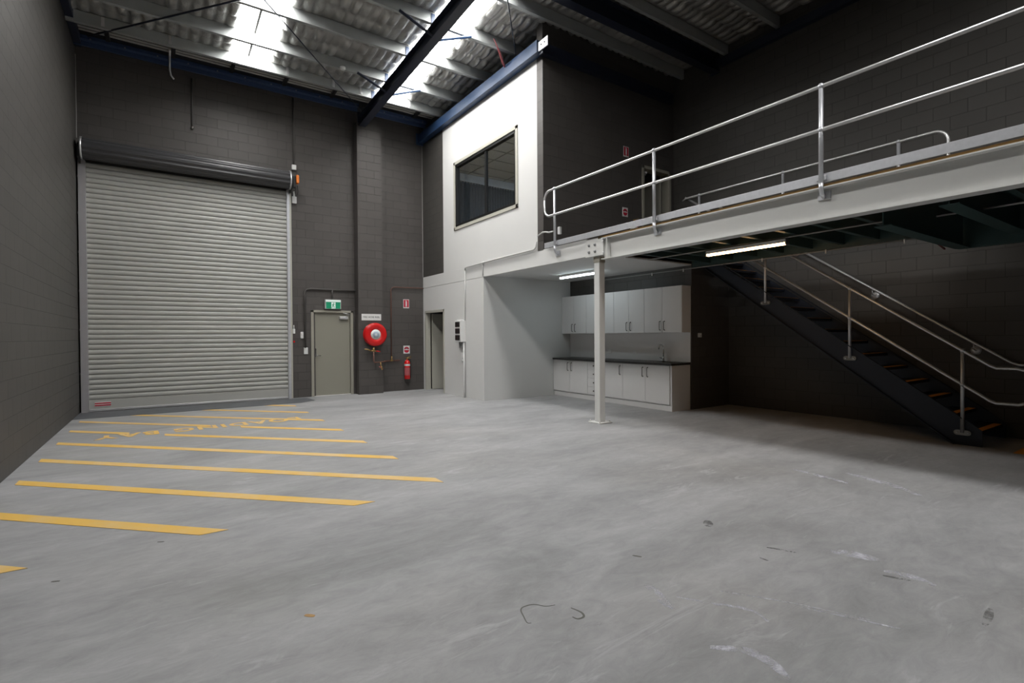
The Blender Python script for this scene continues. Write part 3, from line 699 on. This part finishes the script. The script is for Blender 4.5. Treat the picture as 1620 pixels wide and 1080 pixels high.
t = thing('meter_box', 'white electrical box with three black windows on the low white wall', 'electrical box', (XB, 10.65, 1.3))
bx = build('case', MB().box((5.69, 10.50, 1.30), (XB-0.001, 10.80, 1.80), 0.008), 'white_p', t)
for z in (1.40, 1.555, 1.71): build('meter_window', MB().box((5.68, 10.54, z-0.06), (5.69, 10.76, z+0.06), 0.008), 'black', t)
build('cap', MB().box((5.72, 10.56, 1.80), (5.82, 10.74, 1.83), 0.008), 'white_p', t)
build('gland', MB().cyl((5.76, 10.60, 1.30), (5.76, 10.60, 1.2), 0.02).cyl((5.76, 10.68, 1.30), (5.76, 10.68, 1.16), 0.02), 'grey_p', t)
tag(build('data_socket', MB().box((5.80, 10.62, 0.92), (XB-0.001, 10.70, 1.04), 0.004).box((5.79, 10.63, 0.84), (XB-0.001, 10.68, 0.90), 0.004), 'white_p', loc=(5.82, 10.66, 0.95)), 'tiny white socket below the electrical box', 'socket')
conduit([(5.79, 10.53, 1.30), (5.79, 10.53, 0.5), (5.79, 10.54, 0.3), (5.79, 10.51, 0.0)], 0.022, 'conduit_w', 'white conduit from the electrical box down to the floor')
conduit([(5.81, 10.50, 1.80), (5.81, 10.48, 2.98)], 0.010, 'conduit_w', 'thin white conduit rising from the electrical box')
conduit([(5.81, 10.48, 2.98), (5.80, 10.46, 3.03), (5.80, 9.72, 3.045), (5.80, 8.6, 3.06), (5.80, 7.78, 3.065), (5.80, 7.72, 3.10), (5.80, 7.70, 3.2)], 0.016, 'conduit_w', 'white conduit running along the foot of the upper white wall')
conduit([(5.81, 9.69, 3.04), (5.81, 9.69, 2.76)], 0.012, 'conduit_w', 'short white conduit at the corner over the kitchen recess')
tag(build('conduit_box', MB().box((5.795, 9.65, 3.01), (XB-0.001, 9.74, 3.075), 0.005), 'white_p', loc=(5.81, 9.7, 3.04)), 'small white junction box over the kitchen recess corner', 'box')
conduit([(5.80, 7.66, 3.30), (5.79, 7.5, 3.34), (5.78, 7.4, 3.33), (5.77, 7.28, 3.30), (5.77, 7.16, 3.30)], 0.013, 'conduit_w', 'short white conduit from the block pier to the first rail post')
tag(build('socket_box', MB().box((5.785, 7.0, 3.23), (5.835, 7.06, 3.36), 0.006), 'white_p', loc=(5.79, 7.05, 3.3)), 'white socket box behind the first guard rail post', 'socket')

# ------------------------------------------------------------------ mezzanine edge
t = thing('mezzanine_beam', 'long white painted steel I beam along the mezzanine edge', 'steel beam', (5.83, 2, 2.64))
ibeam('flanged_beam', 1, YN, 5.93, 5.832, 2.64, 2.982, 0.166, 'white_steel', t)
build('stiffener', MB().box((5.752, 5.80, 2.655), (5.828, 5.815, 2.97)), 'white_steel', t)
cp = build('connection_plate', MB().box((5.80, 5.93, 2.72), (5.90, 6.35, 3.015), 0.004), 'white_steel', t)
for y in (6.12, 6.26):
    for z in (2.80, 2.91): build('bolt', MB().lathe([(0.0, -0.02), (0.017, -0.02), (0.024, -0.004), (0.026, 0)], (5.80, y, z), 'X', 8), 'grey_p', cp)
for z in (2.75, 2.93): build('bolt', MB().lathe([(0.0, -0.016), (0.014, -0.016), (0.016, 0)], (5.79, 5.92, z), 'X', 6), 'alu', cp)
t = thing('steel_column', 'white square steel column standing in front of the kitchen', 'column', (5.905, 6.13, 0))
build('shaft', MB().box((5.843, 6.068, 0.02), (5.967, 6.192, 2.62), 0.008), 'white_steel', t)
build('cap', MB().box((5.84, 6.06, 2.62), (5.97, 6.2, 2.718), 0.003), 'beige2', t)
bp_ = build('base_plate', MB().box((5.765, 5.99, 0.0), (6.045, 6.27, 0.02), 0.004), 'white_steel', t)
for x in (5.795, 6.015):
    for y in (6.02, 6.24): build('anchor_bolt', MB().cyl((x, y, 0.018), (x, y, 0.05), 0.009, 8), 'white_steel', bp_)

# guard rail
RX = 5.745
t = thing('guard_rail', 'galvanised two-rail guard rail with kick plate along the mezzanine edge', 'guard rail', (RX, 3, DK))
posts = [7.085, 4.857, 2.635, 0.41, -1.81]
for y in posts:
    p = build('post', MB().cyl((RX, y, 3.02), (RX, y, 4.03), 0.023).tube([(RX, y, 3.03), (RX, y, 2.96), (RX+0.02, y, 2.915), (RX+0.075, y, 2.885)], 0.023, 12), 'galv', t)
    for z in (4.038, 3.582): build('ball', MB().ball((RX, y, z), 0.034, 14), 'galv', p)
    build('base_bracket', MB().box((RX+0.064, y-0.065, 2.855), (RX+0.08, y+0.065, 2.945), 0.006), 'galv', p)
    build('clip', MB().box((RX+0.0, y-0.05, 3.05), (RX+0.035, y+0.05, 3.10), 0.003), 'galv', p)
r_ = 0.15
loop = [(RX, YN+0.3, 4.038), (RX, 7.22, 4.038)] + arc((7.22, 4.038-r_), r_, PI/2, 0, 'YZ', 8, RX)[1:] + arc((7.22, 3.582+r_), r_, 0, -PI/2, 'YZ', 8, RX)
build('top_rail', MB().tube(loop[:10], 0.0205, 14), 'galv_rail', t)
build('mid_rail', MB().tube(loop[9:] + [(RX, YN+0.3, 3.582)], 0.0205, 14), 'galv_rail', t)
build('kick_plate', MB().box((RX+0.026, YN+0.3, 3.03), (RX+0.034, 7.42, 3.125), 0.002), 'galv', t)

# void rail
VX = 8.38
t = thing('stairwell_rail', 'lower galvanised rail around the stair opening behind the guard rail', 'guard rail', (VX, 4, DK))
for y in (6.01, 4.43, 2.84):
    p = build('post', MB().cyl((VX, y, 3.02), (VX, y, 4.06), 0.021), 'galv', t)
    for z in (4.07, 3.55): build('ball', MB().ball((VX, y, z), 0.031, 12), 'galv', p)
build('top_rail', MB().tube([(VX, 6.38, 4.03), (VX, 6.3, 4.07), (VX, 2.45, 4.07)] + arc((2.45, 3.92), 0.15, PI/2, PI, 'YZ', 6, VX)[1:] + arc((2.45, 3.70), 0.15, PI, 1.5*PI, 'YZ', 6, VX), 0.0195, 12), 'galv_rail', t)
build('mid_rail', MB().tube([(VX, 2.45, 3.55), (VX, 6.2, 3.55)], 0.0195, 12), 'galv_rail', t)

# upstairs door
d3 = bpy.data.objects.new('door_3', None); C.objects.link(d3); d3.location = (9, YU, DK); struct(d3, 'upstairs doorway with cream door standing open')
b = MB().box((8.50, YU-0.02, DK), (8.565, YU+0.19, 5.085), 0.003).box((9.375, YU-0.02, DK), (9.44, YU+0.19, 5.085), 0.003).box((8.50, YU-0.02, 5.02), (9.44, YU+0.19, 5.085), 0.003)
build('frame', b, 'beige2', d3)
lf = build('leaf', MB().box((9.33, YU+0.2, DK+0.01), (9.37, YU+1.0, 5.01), 0.003), 'cream', d3)
build('closer', MB().ball((8.62, YU-0.01, 4.93), 0.03, 10).tube([(8.6, YU-0.0, 4.95), (8.66, YU+0.05, 4.9)], 0.015, 8), 'alu', d3)
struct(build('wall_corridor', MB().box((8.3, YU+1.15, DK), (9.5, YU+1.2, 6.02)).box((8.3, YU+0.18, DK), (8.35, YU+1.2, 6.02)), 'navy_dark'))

# ------------------------------------------------------------------ under the deck
JY = [5.75-0.45*k for k in range(8)] + [1.3, 0.85, 0.4, -0.05]
for k, y in enumerate(JY):
    o = build('deck_joist', MB().prism([(y, 2.76), (y+0.06, 2.76), (y+0.06, 2.775), (y+0.004, 2.775), (y+0.004, 2.96), (y+0.06, 2.96), (y+0.06, 2.98), (y, 2.98)], 0, 5.93, 8.36), 'joist', loc=(7, y, 2.76))
    tag(o, 'dark green steel joist under the mezzanine deck, %d joists from the kitchen soffit' % (k+1) if k else 'dark green steel joist under the deck, right beside the kitchen soffit', 'joist', 'deck joists')
for k, (y, z0) in enumerate(((2.14, 2.50), (1.62, 2.60))):
    t = thing('cross_beam', ('deep dark green beam under the deck near the stair foot', 'dark green beam under the deck at the right edge of the view')[k], 'steel beam', (7, y, z0))
    ibeam('flanged_beam', 0, 5.93, 8.33, y, z0, 2.98, 0.15, 'joist', t)
t = thing('trimmer_beam', 'dark green trimmer beam along the stair opening', 'steel beam', (8.4, 3, 2.7))
build('channel', MB().box((8.35, 2.23, 2.72), (8.385, 6.15, 2.98)), 'joist', t)
t = thing('trimmer_beam', 'dark beam under the deck beyond the stair foot', 'steel beam', (8.4, 0, 2.5))
build('channel', MB().box((8.35, YN, 2.50), (8.41, 2.2, 2.98)), 'joist', t)
conduit([(8.33, 8.46, 2.70), (8.33, 6.1, 2.70), (8.345, 2.47, 2.70)], 0.010, 'conduit_g', 'thin conduit along the stair opening edge under the deck')
conduit([(6.93, 6.0, 2.745), (6.93, 5.9, 2.735), (6.93, 2.30, 2.735)], 0.010, 'conduit_g', 'thin conduit carrying the warm fluorescent light under the deck')
conduit([(6.93, 2.0, 2.70), (6.93, 0.4, 2.70)], 0.010, 'conduit_g', 'thin conduit under the deck beyond the deep beam')
for y in (7.1, 6.33, 4.75, 3.75, 2.75):
    tag(build('conduit_clip', MB().cyl((8.325, y, 2.715), (8.325, y, 2.67), 0.012, 8).ball((8.325, y, 2.665), 0.014, 8), 'white_p', loc=(8.325, y, 2.7)), 'tiny white clip on the conduit along the stair opening edge', 'clip', 'conduit clips')
conduit([(7.6, 2.30, 2.56), (7.65, 2.3, 2.62), (8.33, 2.32, 2.52)], 0.012, 'dark_red', 'bent reddish cable beside the deep green beam')
def batten(x, y0, y1, z, m, lab):
    t = thing('fluorescent_light', lab, 'light', (x, (y0+y1)/2, z))
    build('body', MB().box((x-0.045, y0, z), (x+0.045, y1, z+0.05), 0.006), 'white_p', t)
    build('tube', MB().prism([(x+0.04*math.cos(a*PI/8), z-0.03*math.sin(a*PI/8)) for a in range(9)], 1, y0+0.015, y1-0.015), m, t)
    for y in (y0, y1-0.014): build('end_cap', MB().box((x-0.047, y, z-0.034), (x+0.047, y+0.014, z+0.05), 0.004), 'grey_p', t)
batten(7.28, 7.55, 8.78, 2.715, 'tube_cool', 'cool white fluorescent light on the kitchen soffit')
batten(6.93, 3.60, 4.83, 2.665, 'tube_warm', 'warm glowing fluorescent light under the open deck')

# ------------------------------------------------------------------ kitchen
def bar_handle(x, y, z0, z1, parent, name='handle'):
    build(name, MB().tube([(x, y, z0), (x-0.03, y, z0+0.004), (x-0.03, y, z1-0.004), (x, y, z1)], 0.0062, 8).ball((x-0.004, y, z0), 0.011, 8).ball((x-0.004, y, z1), 0.012, 8), 'handle', parent)
XK = 8.344-0.014
# splashback
tag(build('splashback', MB().box((8.331, 6.18, 0.905), (8.343, YR-0.001, 1.478), 0.001), 'cab', loc=(8.34, 8, 1.2)), 'white splashback board between worktop and wall cupboards', 'splashback')
XU = 8.06
ub = [YR-0.002, 8.81, 7.93, 7.08, 6.18]
ul = ['white two-door wall cupboard against the recess side wall', 'white two-door wall cupboard partly hidden by the steel column', 'white two-door wall cupboard just right of the steel column', 'white two-door wall cupboard at the open right end']
for k in range(4):
    y1, y0 = ub[k]-0.0008, ub[k+1]+0.0008
    t = thing('wall_cupboard', ul[k], 'cupboard', (8.2, (y0+y1)/2, 1.48), 'wall cupboards')
    build('body', MB().box((XU+0.02, y0, 1.479), (XK, y1, 2.371), 0.001), 'cab', t)
    ye = y0+0.035 if k == 3 else y0
    if k == 3: build('end_panel', MB().box((XU, y0-0.016, 1.479), (XK, y0-0.0002, 2.371), 0.001), 'cab', t); ye = y0
    ymid = (ye+y1)/2
    for a_, c_, hy in ((ye+0.0015, ymid-0.0015, ymid-0.06), (ymid+0.0015, y1-0.0015, ymid+0.045)):
        d = build('door', MB().box((XU, a_+0.001, 1.481), (XU+0.018, c_-0.001, 2.369), 0.0015), 'cab', t)
        bar_handle(XU, hy, 1.53, 1.70, d)
XE = 7.79
def base(y1, y0, lab, doors, drawers=0):
    t = thing('base_cupboard', lab, 'cupboard', ((XE+XK)/2, (y0+y1)/2, 0), 'base cupboards')
    y1 -= 0.0008; y0 += 0.0008
    build('body', MB().box((XE+0.02, y0, 0.105), (XK, y1, 0.855), 0.001), 'cab', t)
    if drawers:
        zz = [0.122, 0.30, 0.487, 0.674, 0.855]
        for k in range(4):
            d = build('drawer', MB().box((XE, y0+0.0025, zz[k]+0.003), (XE+0.018, y1-0.0025, zz[k+1]-0.003), 0.0015), 'cab', t)
            yc, zc = (y0+y1)/2, (zz[k]+zz[k+1])/2
            build('knob', MB().cyl((XE, yc, zc), (XE-0.018, yc, zc), 0.006, 8).ball((XE-0.024, yc, zc), 0.016, 10, (0.7, 1, 1)), 'handle', d)
    for a_, c_, hy in doors:
        d = build('door', MB().box((XE, c_+0.0025, 0.1235), (XE+0.018, a_-0.0025, 0.8535), 0.0015), 'cab', t)
        bar_handle(XE, hy, 0.62, 0.80, d)
    return t
base(YR-0.002, 8.48, 'white two-door base cupboard against the recess side wall', [(YR-0.004, 9.08, 9.14), (9.08, 8.48, 9.02)])
base(8.48, 8.05, 'white four-drawer base unit just left of the steel column', [], 4)
base(8.05, 7.42, 'white single-door base cupboard just right of the steel column', [(8.05, 7.42, 7.49)])
t = base(7.42, 6.20, 'white two-door base cupboard under the sink at the open right end', [(7.42, 6.82, 6.88), (6.82, 6.235, 6.76)])
build('end_panel', MB().box((XE, 6.182, 0.0), (XK, 6.1995, 0.858), 0.001), 'cab', t)
tag(build('kickboard', MB().box((XE+0.02, 6.205, 0.0), (XE+0.036, YR-0.003, 0.10), 0.001), 'cab', loc=(XE, 8, 0)), 'white kickboard along the foot of the base cupboards', 'kickboard')
# worktop with sink cut-out
sx0, sx1, sy0, sy1 = 7.90, 8.22, 6.30, 6.70
b = MB()
b.box((7.765, 6.178, 0.86), (sx0, YR-0.001, 0.90)).box((sx1, 6.178, 0.86), (8.328, YR-0.001, 0.90)).box((sx0, 6.178, 0.86), (sx1, sy0, 0.90)).box((sx0, sy1, 0.86), (sx1, YR-0.001, 0.90))
tag(build('worktop', b, 'worktop', loc=(8.05, 8, 0.86)), 'long dark worktop over the white base cupboards', 'worktop')
b = MB()
b.box((sx0-0.012, sy0-0.012, 0.9), (sx0+0.004, sy1+0.012, 0.906)).box((sx1-0.004, sy0-0.012, 0.9), (sx1+0.012, sy1+0.012, 0.906)).box((sx0, sy0-0.012, 0.9), (sx1, sy0+0.004, 0.906)).box((sx0, sy1-0.004, 0.9), (sx1, sy1+0.012, 0.906))
t = thing('sink', 'stainless steel sink set into the dark worktop', 'sink', ((sx0+sx1)/2, (sy0+sy1)/2, 0.9))
build('rim', b, 'chrome', t)
b = MB().box((sx0+0.001, sy0+0.001, 0.862), (sx0+0.004, sy1-0.001, 0.9)).box((sx1-0.004, sy0+0.001, 0.862), (sx1-0.001, sy1-0.001, 0.9)).box((sx0, sy0+0.001, 0.862), (sx1, sy0+0.004, 0.9)).box((sx0, sy1-0.004, 0.862), (sx1, sy1-0.001, 0.9)).box((sx0+0.001, sy0+0.001, 0.858), (sx1-0.001, sy1-0.001, 0.864))
build('bowl', b, 'chrome', t)
t = thing('tap', 'chrome swan neck kitchen tap behind the sink', 'tap', (8.26, 6.76, 0.9))
build('base', MB().lathe([(0, 0), (0.028, 0), (0.026, 0.02), (0.02, 0.06), (0.02, 0.1), (0, 0.1)], (8.26, 6.76, 0.9)), 'chrome', t)
build('spout', MB().tube([(8.26, 6.76, 0.98), (8.26, 6.76, 1.18)] + [(8.26-0.07+0.07*math.cos(a), 6.76, 1.18+0.06*math.sin(a)) for a in (PI*0.15, PI*0.35, PI*0.5, PI*0.7, PI*0.9)] + [(8.12, 6.76, 1.15)], 0.011, 10), 'chrome', t)
build('lever', MB().tube([(8.25, 6.79, 0.96), (8.23, 6.83, 0.98)], 0.009, 8), 'chrome', t)
for k, y in enumerate((8.33, 7.57)):
    t = thing('power_socket', ('white double power socket on the splashback beside the steel column', 'white double power socket in the middle of the splashback')[k], 'socket', (8.33, y, 1.07))
    build('plate', MB().box((8.322, y-0.06, 1.03), (8.331, y+0.06, 1.115), 0.003), 'white_p', t)
    for s_ in (-0.03, 0.03): build('switch_rocker', MB().box((8.319, y+s_-0.008, 1.085), (8.322, y+s_+0.008, 1.105), 0.001), 'white_p', t)
t = thing('power_socket', 'white double power socket on the dark wall right of the kitchen', 'socket', (8.6, YE, 1.43))
build('plate', MB().box((8.53, YE-0.01, 1.385), (8.645, YE-0.001, 1.465), 0.003), 'white_p', t)
build('switch_rocker', MB().box((8.60, YE-0.014, 1.40), (8.62, YE-0.01, 1.42), 0.001), 'grey_p', t)

# ------------------------------------------------------------------ staircase
t = thing('staircase', 'dark blue steel staircase with orange nosings rising against the right wall', 'staircase', (9, 2, 0))
SX0, SX1 = 8.44, 9.46
go, ri = 0.27, 3.02/16
y00 = 2.0
for x0, nm in ((SX0, 'stringer'), (SX1, 'stringer')):
    # raked channel: bottom foot at floor, top into the landing edge
    dz = ri/go
    lo = lambda y: (y-y00)*dz-0.06
    pts = [(1.97, 0.0), (2.24, 0.0), (6.04, lo(6.04)), (6.04, min(3.0, lo(6.04)+0.30)), (2.16, lo(2.16)+0.30), (1.97, 0.20)]
    b = MB().prism(pts, 0, x0, x0+0.012)
    build(nm, b, 'stair', t)
    fl = MB()
    for off in (0.0, 0.285):
        a_, c_ = (2.24, 0.0+off) if off == 0 else (2.16, lo(2.16)+off), (6.04, lo(6.04)+off)
        if x0 == SX0: xa, xb_ = x0-0.045, x0
        else: xa, xb_ = x0+0.012, x0+0.05
        v = [fl.bm.verts.new(p) for p in ((xa, a_[0], a_[1]), (xb_, a_[0], a_[1]), (xb_, c_[0], c_[1]), (xa, c_[0], c_[1]), (xa, a_[0], a_[1]+0.014), (xb_, a_[0], a_[1]+0.014), (xb_, c_[0], c_[1]+0.014), (xa, c_[0], c_[1]+0.014))]
        for q in ((3,2,1,0),(4,5,6,7),(0,1,5,4),(1,2,6,5),(2,3,7,6),(3,0,4,7)): fl.bm.faces.new([v[i] for i in q])
    build('stringer_flange', fl, 'stair', t)
for k in range(15):
    y = y00+go*k; z = ri*(k+1)
    tr = build('tread', MB().box((SX0+0.013, y, z-0.045), (SX1-0.001, y+0.29, z-0.003), 0.002), 'stair', t)
    build('nosing_strip', MB().box((SX0+0.03, y+0.004, z-0.003), (SX1-0.03, y+0.085, z+0.001)), 'nosing', tr)
# stair handrail, open side
HX = 8.42
t = thing('stair_handrail', 'galvanised handrail with three posts on the open side of the stairs', 'handrail', (HX, 3, 0.1))
sl = 0.69
topz = lambda y: 1.21+(y-2.16)*sl
midz = lambda y: 0.775+(y-2.16)*sl
for y, z0 in ((2.16, 0.16), (3.46, 1.07), (4.75, 1.965)):
    p = build('post', MB().cyl((HX, y, z0), (HX, y, topz(y)), 0.021), 'galv', t)
    for z in (topz(y), midz(y)): build('ball', MB().ball((HX, y, z), 0.031, 12), 'galv', p)
    build('foot_bracket', MB().prism([(y-0.055+0.032*math.cos(a), z0+0.032*math.sin(a)) for a in [PI/2+PI*i/8 for i in range(9)]] + [(y+0.055+0.032*math.cos(a), z0+0.032*math.sin(a)) for a in [-PI/2+PI*i/8 for i in range(9)]], 0, HX-0.004, HX+0.012), 'steel_dark', p)
    for s_ in (-0.055, 0.055): build('bolt', MB().lathe([(0, -0.012), (0.012, -0.012), (0.013, 0)], (HX-0.004, y+s_, z0), 'X', 6), 'galv', p)
ptop = [(HX, 6.35, topz(6.35)), (HX, 1.90, topz(1.90)), (HX, 1.84, 1.0), (HX, 1.66, 1.0), (HX, 1.52, 0.97), (HX, 1.44, 0.88)]
build('top_rail', MB().tube(ptop, 0.0195, 12), 'galv_rail', t)
build('mid_rail', MB().tube([(HX, 1.44, 0.88), (HX, 1.43, 0.74), (HX, 1.50, 0.62), (HX, 1.64, 0.57), (HX, 1.84, 0.57), (HX, 1.90, midz(1.90)), (HX, 6.0, midz(6.0))], 0.0195, 12), 'galv_rail', t)
WX = 9.44
t = thing('stair_handrail', 'galvanised handrail bracketed to the right wall along the stairs', 'handrail', (WX, 3, 1.5))
wz = lambda y: 1.02+(y-1.9)*0.69
build('rail', MB().tube([(WX, 6.3, wz(6.3)), (WX, 1.92, wz(1.92)), (WX, 1.84, 1.0), (WX, 1.2, 1.0)], 0.02, 12), 'galv_rail', t)
for y in (2.30, 3.55, 4.8, 6.0):
    build('wall_bracket', MB().lathe([(0, 0.0), (0.062, 0.0), (0.062, -0.012), (0.02, -0.016), (0, -0.016)], (XW, y, wz(y)-0.11), 'X', 20).tube([(XW-0.01, y, wz(y)-0.11), (WX, y, wz(y)-0.09), (WX, y, wz(y)-0.01)], 0.009, 8), 'galv', t)
tag(build('tactile_strip', MB().box((8.34, 1.50, 0.0005), (9.4, 1.67, 0.004)), 'nosing', loc=(8.9, 1.6, 0)), 'orange warning strip on the floor at the stair foot', 'floor marking')

# ------------------------------------------------------------------ loading bay markings
LX0, LX1, LY0, LY1 = -1.235, 2.245, 4.33, 11.79
def clip(poly, axis, val, keep_gt):
    out = []
    for i, p in enumerate(poly):
        q = poly[(i+1) % len(poly)]
        ip = (p[axis] >= val) == keep_gt or p[axis] == val; iq = (q[axis] >= val) == keep_gt or q[axis] == val
        if ip: out.append(p)
        if ip != iq:
            s_ = (val-p[axis])/(q[axis]-p[axis]); out.append((p[0]+(q[0]-p[0])*s_, p[1]+(q[1]-p[1])*s_))
    return out
cs = [13.50, 12.37, 11.24, 10.12, 9.03, 7.92, 6.76, 5.64, 4.52, 3.42]
gaps = {3: (0.60, 0.99), 4: (-0.46, -0.02)}
for n, c0 in enumerate(cs):
    rng = [(LX0, LX1)]
    if n in gaps: rng = [(LX0, gaps[n][0]), (gaps[n][1], LX1)]
    b = MB()
    for xa, xb_ in rng:
        w = 0.185
        poly = [(-3, c0+3), (6, c0-6), (6, c0+w-6), (-3, c0+w+3)]
        for ax, val, gt in ((0, xa, True), (0, xb_, False), (1, LY0, True), (1, LY1, False)): poly = clip(poly, ax, val, gt)
        if len(poly) >= 3: b.prism(poly, 2, 0.0005, 0.003)
    lab = 'yellow diagonal floor stripe, %s from the roller shutter' % ordn[n]
    tag(build('floor_stripe', b, 'yellow', loc=(max(LX0, min(LX1, c0-8)), 8, 0)), lab, 'floor stripe', 'yellow loading bay stripes')
# lettering, read from the shutter side (upside down from here)
t = thing('floor_lettering', 'yellow LOADING BAY lettering painted on the floor, upside down', 'floor lettering', (0.55, 9.5, 0))
me = text_mesh('LOADING BAY', 0.52, 0.001, 1.15, 0.016)
xs = [v.co.x for v in me.vertices]; wdt = max(xs)-min(xs)
ys = [v.co.y for v in me.vertices]; hgt = max(ys)-min(ys)
S = Matrix.Diagonal((2.82/wdt, 0.36/hgt, 1, 1))
place_mesh('letters', me, 'yellow', Matrix.Translation((0.57, 9.50, 0.0035)) @ Matrix.Rotation(PI+math.radians(3.5), 4, 'Z') @ S, t)

# floor cracks and marks
def mark(pts, w, m, z=0.0012):
    b = MB(); P = [Vector((p[0], p[1], 0)) for p in pts]; L_, R_ = [], []
    for i, p in enumerate(P):
        d = (P[min(i+1, len(P)-1)]-P[max(i-1, 0)]).normalized(); n = Vector((-d.y, d.x, 0))
        ww = w*(0.35+0.65*math.sin(PI*(i+0.5)/len(P)))
        L_.append(p+n*ww); R_.append(p-n*ww)
    for i in range(len(P)-1):
        v = [b.bm.verts.new((q.x, q.y, zz)) for zz in (0.0003, z) for q in (L_[i], R_[i], R_[i+1], L_[i+1])]
        for q in ((3,2,1,0),(4,5,6,7),(0,1,5,4),(1,2,6,5),(2,3,7,6),(3,0,4,7)): b.bm.faces.new([v[k] for k in q])
    return b
bpy.context.view_layer.update()
import math as _m
def rot_cam():
    y, p, r = _m.radians(34.19), _m.radians(-0.615), _m.radians(-0.354)
    fw = Vector((_m.sin(y)*_m.cos(p), _m.cos(y)*_m.cos(p), _m.sin(p)))
    rt = Vector((_m.cos(y), -_m.sin(y), 0)); up = rt.cross(fw)
    return rt*_m.cos(r)+up*_m.sin(r), up*_m.cos(r)-rt*_m.sin(r), fw
rt, up, fw = rot_cam()
F = 808.06; H = 1.431
def scuff_mat(name, col, thr, sc=9.0):
    """worn deposit that breaks up into specks"""
    m, nt, b = newmat(name); N = nt.nodes.new; L = nt.links.new
    tc = N('ShaderNodeTexCoord'); n = N('ShaderNodeTexNoise'); n.inputs['Scale'].default_value = sc; n.inputs['Detail'].default_value = 8; n.inputs['Roughness'].default_value = 0.75; n.inputs['Distortion'].default_value = 0.8
    L(tc.outputs['Object'], n.inputs['Vector'])
    r = N('ShaderNodeMapRange'); r.inputs['From Min'].default_value = thr; r.inputs['From Max'].default_value = thr+0.16; r.inputs['To Max'].default_value = 0.75
    L(n.outputs['Fac'], r.inputs['Value'])
    b.inputs['Base Color'].default_value = (*col, 1); b.inputs['Roughness'].default_value = 0.7; L(r.outputs[0], b.inputs['Alpha'])
    return m
M['scuff_w'] = scuff_mat('pale_scuff', (0.62, 0.62, 0.68), 0.44)
M['scuff_d'] = scuff_mat('dark_scuff', (0.20, 0.20, 0.20), 0.45)
def smooth(pts, n=5):
    P = [Vector((*p, 0)) for p in pts]; out = []
    for i in range(len(P)-1):
        p0, p1, p2, p3 = P[max(i-1, 0)], P[i], P[i+1], P[min(i+2, len(P)-1)]
        for k in range(n):
            t_ = k/n; out.append(0.5*((2*p1)+(-p0+p2)*t_+(2*p0-5*p1+4*p2-p3)*t_*t_+(-p0+3*p1-3*p2+p3)*t_**3))
    return [(v.x, v.y) for v in out+[P[-1]]]
marks = [
    ([(1.70, 2.11), (1.65, 2.13), (1.61, 2.18), (1.55, 2.19), (1.52, 2.17), (1.50, 2.12), (1.48, 2.06), (1.495, 2.045)], 0.0035, 'crack'),
    ([(1.75, 2.04), (1.765, 1.98), (1.75, 1.94), (1.71, 1.94), (1.70, 1.97)], 0.006, 'crack'),
    ([(3.33, 1.87), (3.38, 1.78), (3.41, 1.70)], 0.010, 'scuff_d'), ([(3.14, 1.81), (3.14, 1.75)], 0.008, 'scuff_d'),
    ([(2.27, 2.0), (2.25, 1.91), (2.20, 1.80), (2.18, 1.73)], 0.03, 'scuff_w'),
    ([(2.30, 1.80), (2.39, 1.65), (2.47, 1.55), (2.50, 1.47), (2.47, 1.38)], 0.014, 'scuff_w'),
    ([(3.62, 1.60), (3.68, 1.49), (3.72, 1.36)], 0.055, 'scuff_w'), ([(3.57, 1.28), (3.62, 1.17), (3.60, 1.04)], 0.035, 'scuff_w'),
    ([(3.50, 1.26), (3.56, 1.14)], 0.012, 'scuff_d'),
    ([(5.80, 2.4), (5.74, 2.21), (5.67, 1.97), (5.5, 1.7)], 0.05, 'scuff_w'), ([(5.5, 2.8), (5.45, 2.5), (5.4, 2.2)], 0.04, 'scuff_w'),
    ([(2.05, 1.42), (2.16, 1.31), (2.17, 1.2), (2.12, 1.10)], 0.03, 'scuff_w'), ([(2.75, 1.35), (2.85, 1.15), (2.95, 0.95)], 0.008, 'scuff_w'),
    ([(2.55, 1.7), (2.75, 1.4), (2.9, 1.1)], 0.006, 'scuff_w'),
    ([(3.44, 2.40), (3.39, 2.36), (3.34, 2.32)], 0.035, 'scuff_d'), ([(3.53, 0.79), (3.43, 0.775), (3.30, 0.76)], 0.018, 'scuff_d'),
    ([(2.50, 2.30), (2.53, 2.25)], 0.008, 'crack'), ([(-0.06, 4.36), (-0.02, 4.34)], 0.008, 'crack'), ([(-0.57, 4.01), (-0.53, 3.99)], 0.008, 'crack'),
    ([(0.58, 2.77), (0.62, 2.73)], 0.013, 'timber')]
for p, w, m_ in marks:
    struct(build('floor_mark', mark(smooth(p), w, 'crack'), m_))

# ------------------------------------------------------------------ camera, world, view
cd = bpy.data.cameras.new('camera'); cam = bpy.data.objects.new('camera', cd); C.objects.link(cam)
cd.sensor_width = 36; cd.sensor_fit = 'HORIZONTAL'; cd.lens = F/1620*36; cd.clip_start = 0.05; cd.clip_end = 100
m4 = Matrix((( rt.x, up.x, -fw.x, 0), (rt.y, up.y, -fw.y, 0), (rt.z, up.z, -fw.z, H), (0, 0, 0, 1)))
cam.matrix_world = m4
bpy.context.scene.camera = cam
w = bpy.data.worlds.new('world'); bpy.context.scene.world = w; w.use_nodes = True
bg = w.node_tree.nodes['Background']; bg.inputs['Color'].default_value = (0.8, 0.88, 1.0, 1); bg.inputs['Strength'].default_value = 1.0
sc = bpy.context.scene
sc.view_settings.view_transform = 'Standard'; sc.view_settings.look = 'None'; sc.view_settings.gamma = 1.0
sc.view_settings.use_curve_mapping = False
sc.view_settings.exposure = 0.0
sc.cycles.max_bounces = 10; sc.cycles.diffuse_bounces = 2
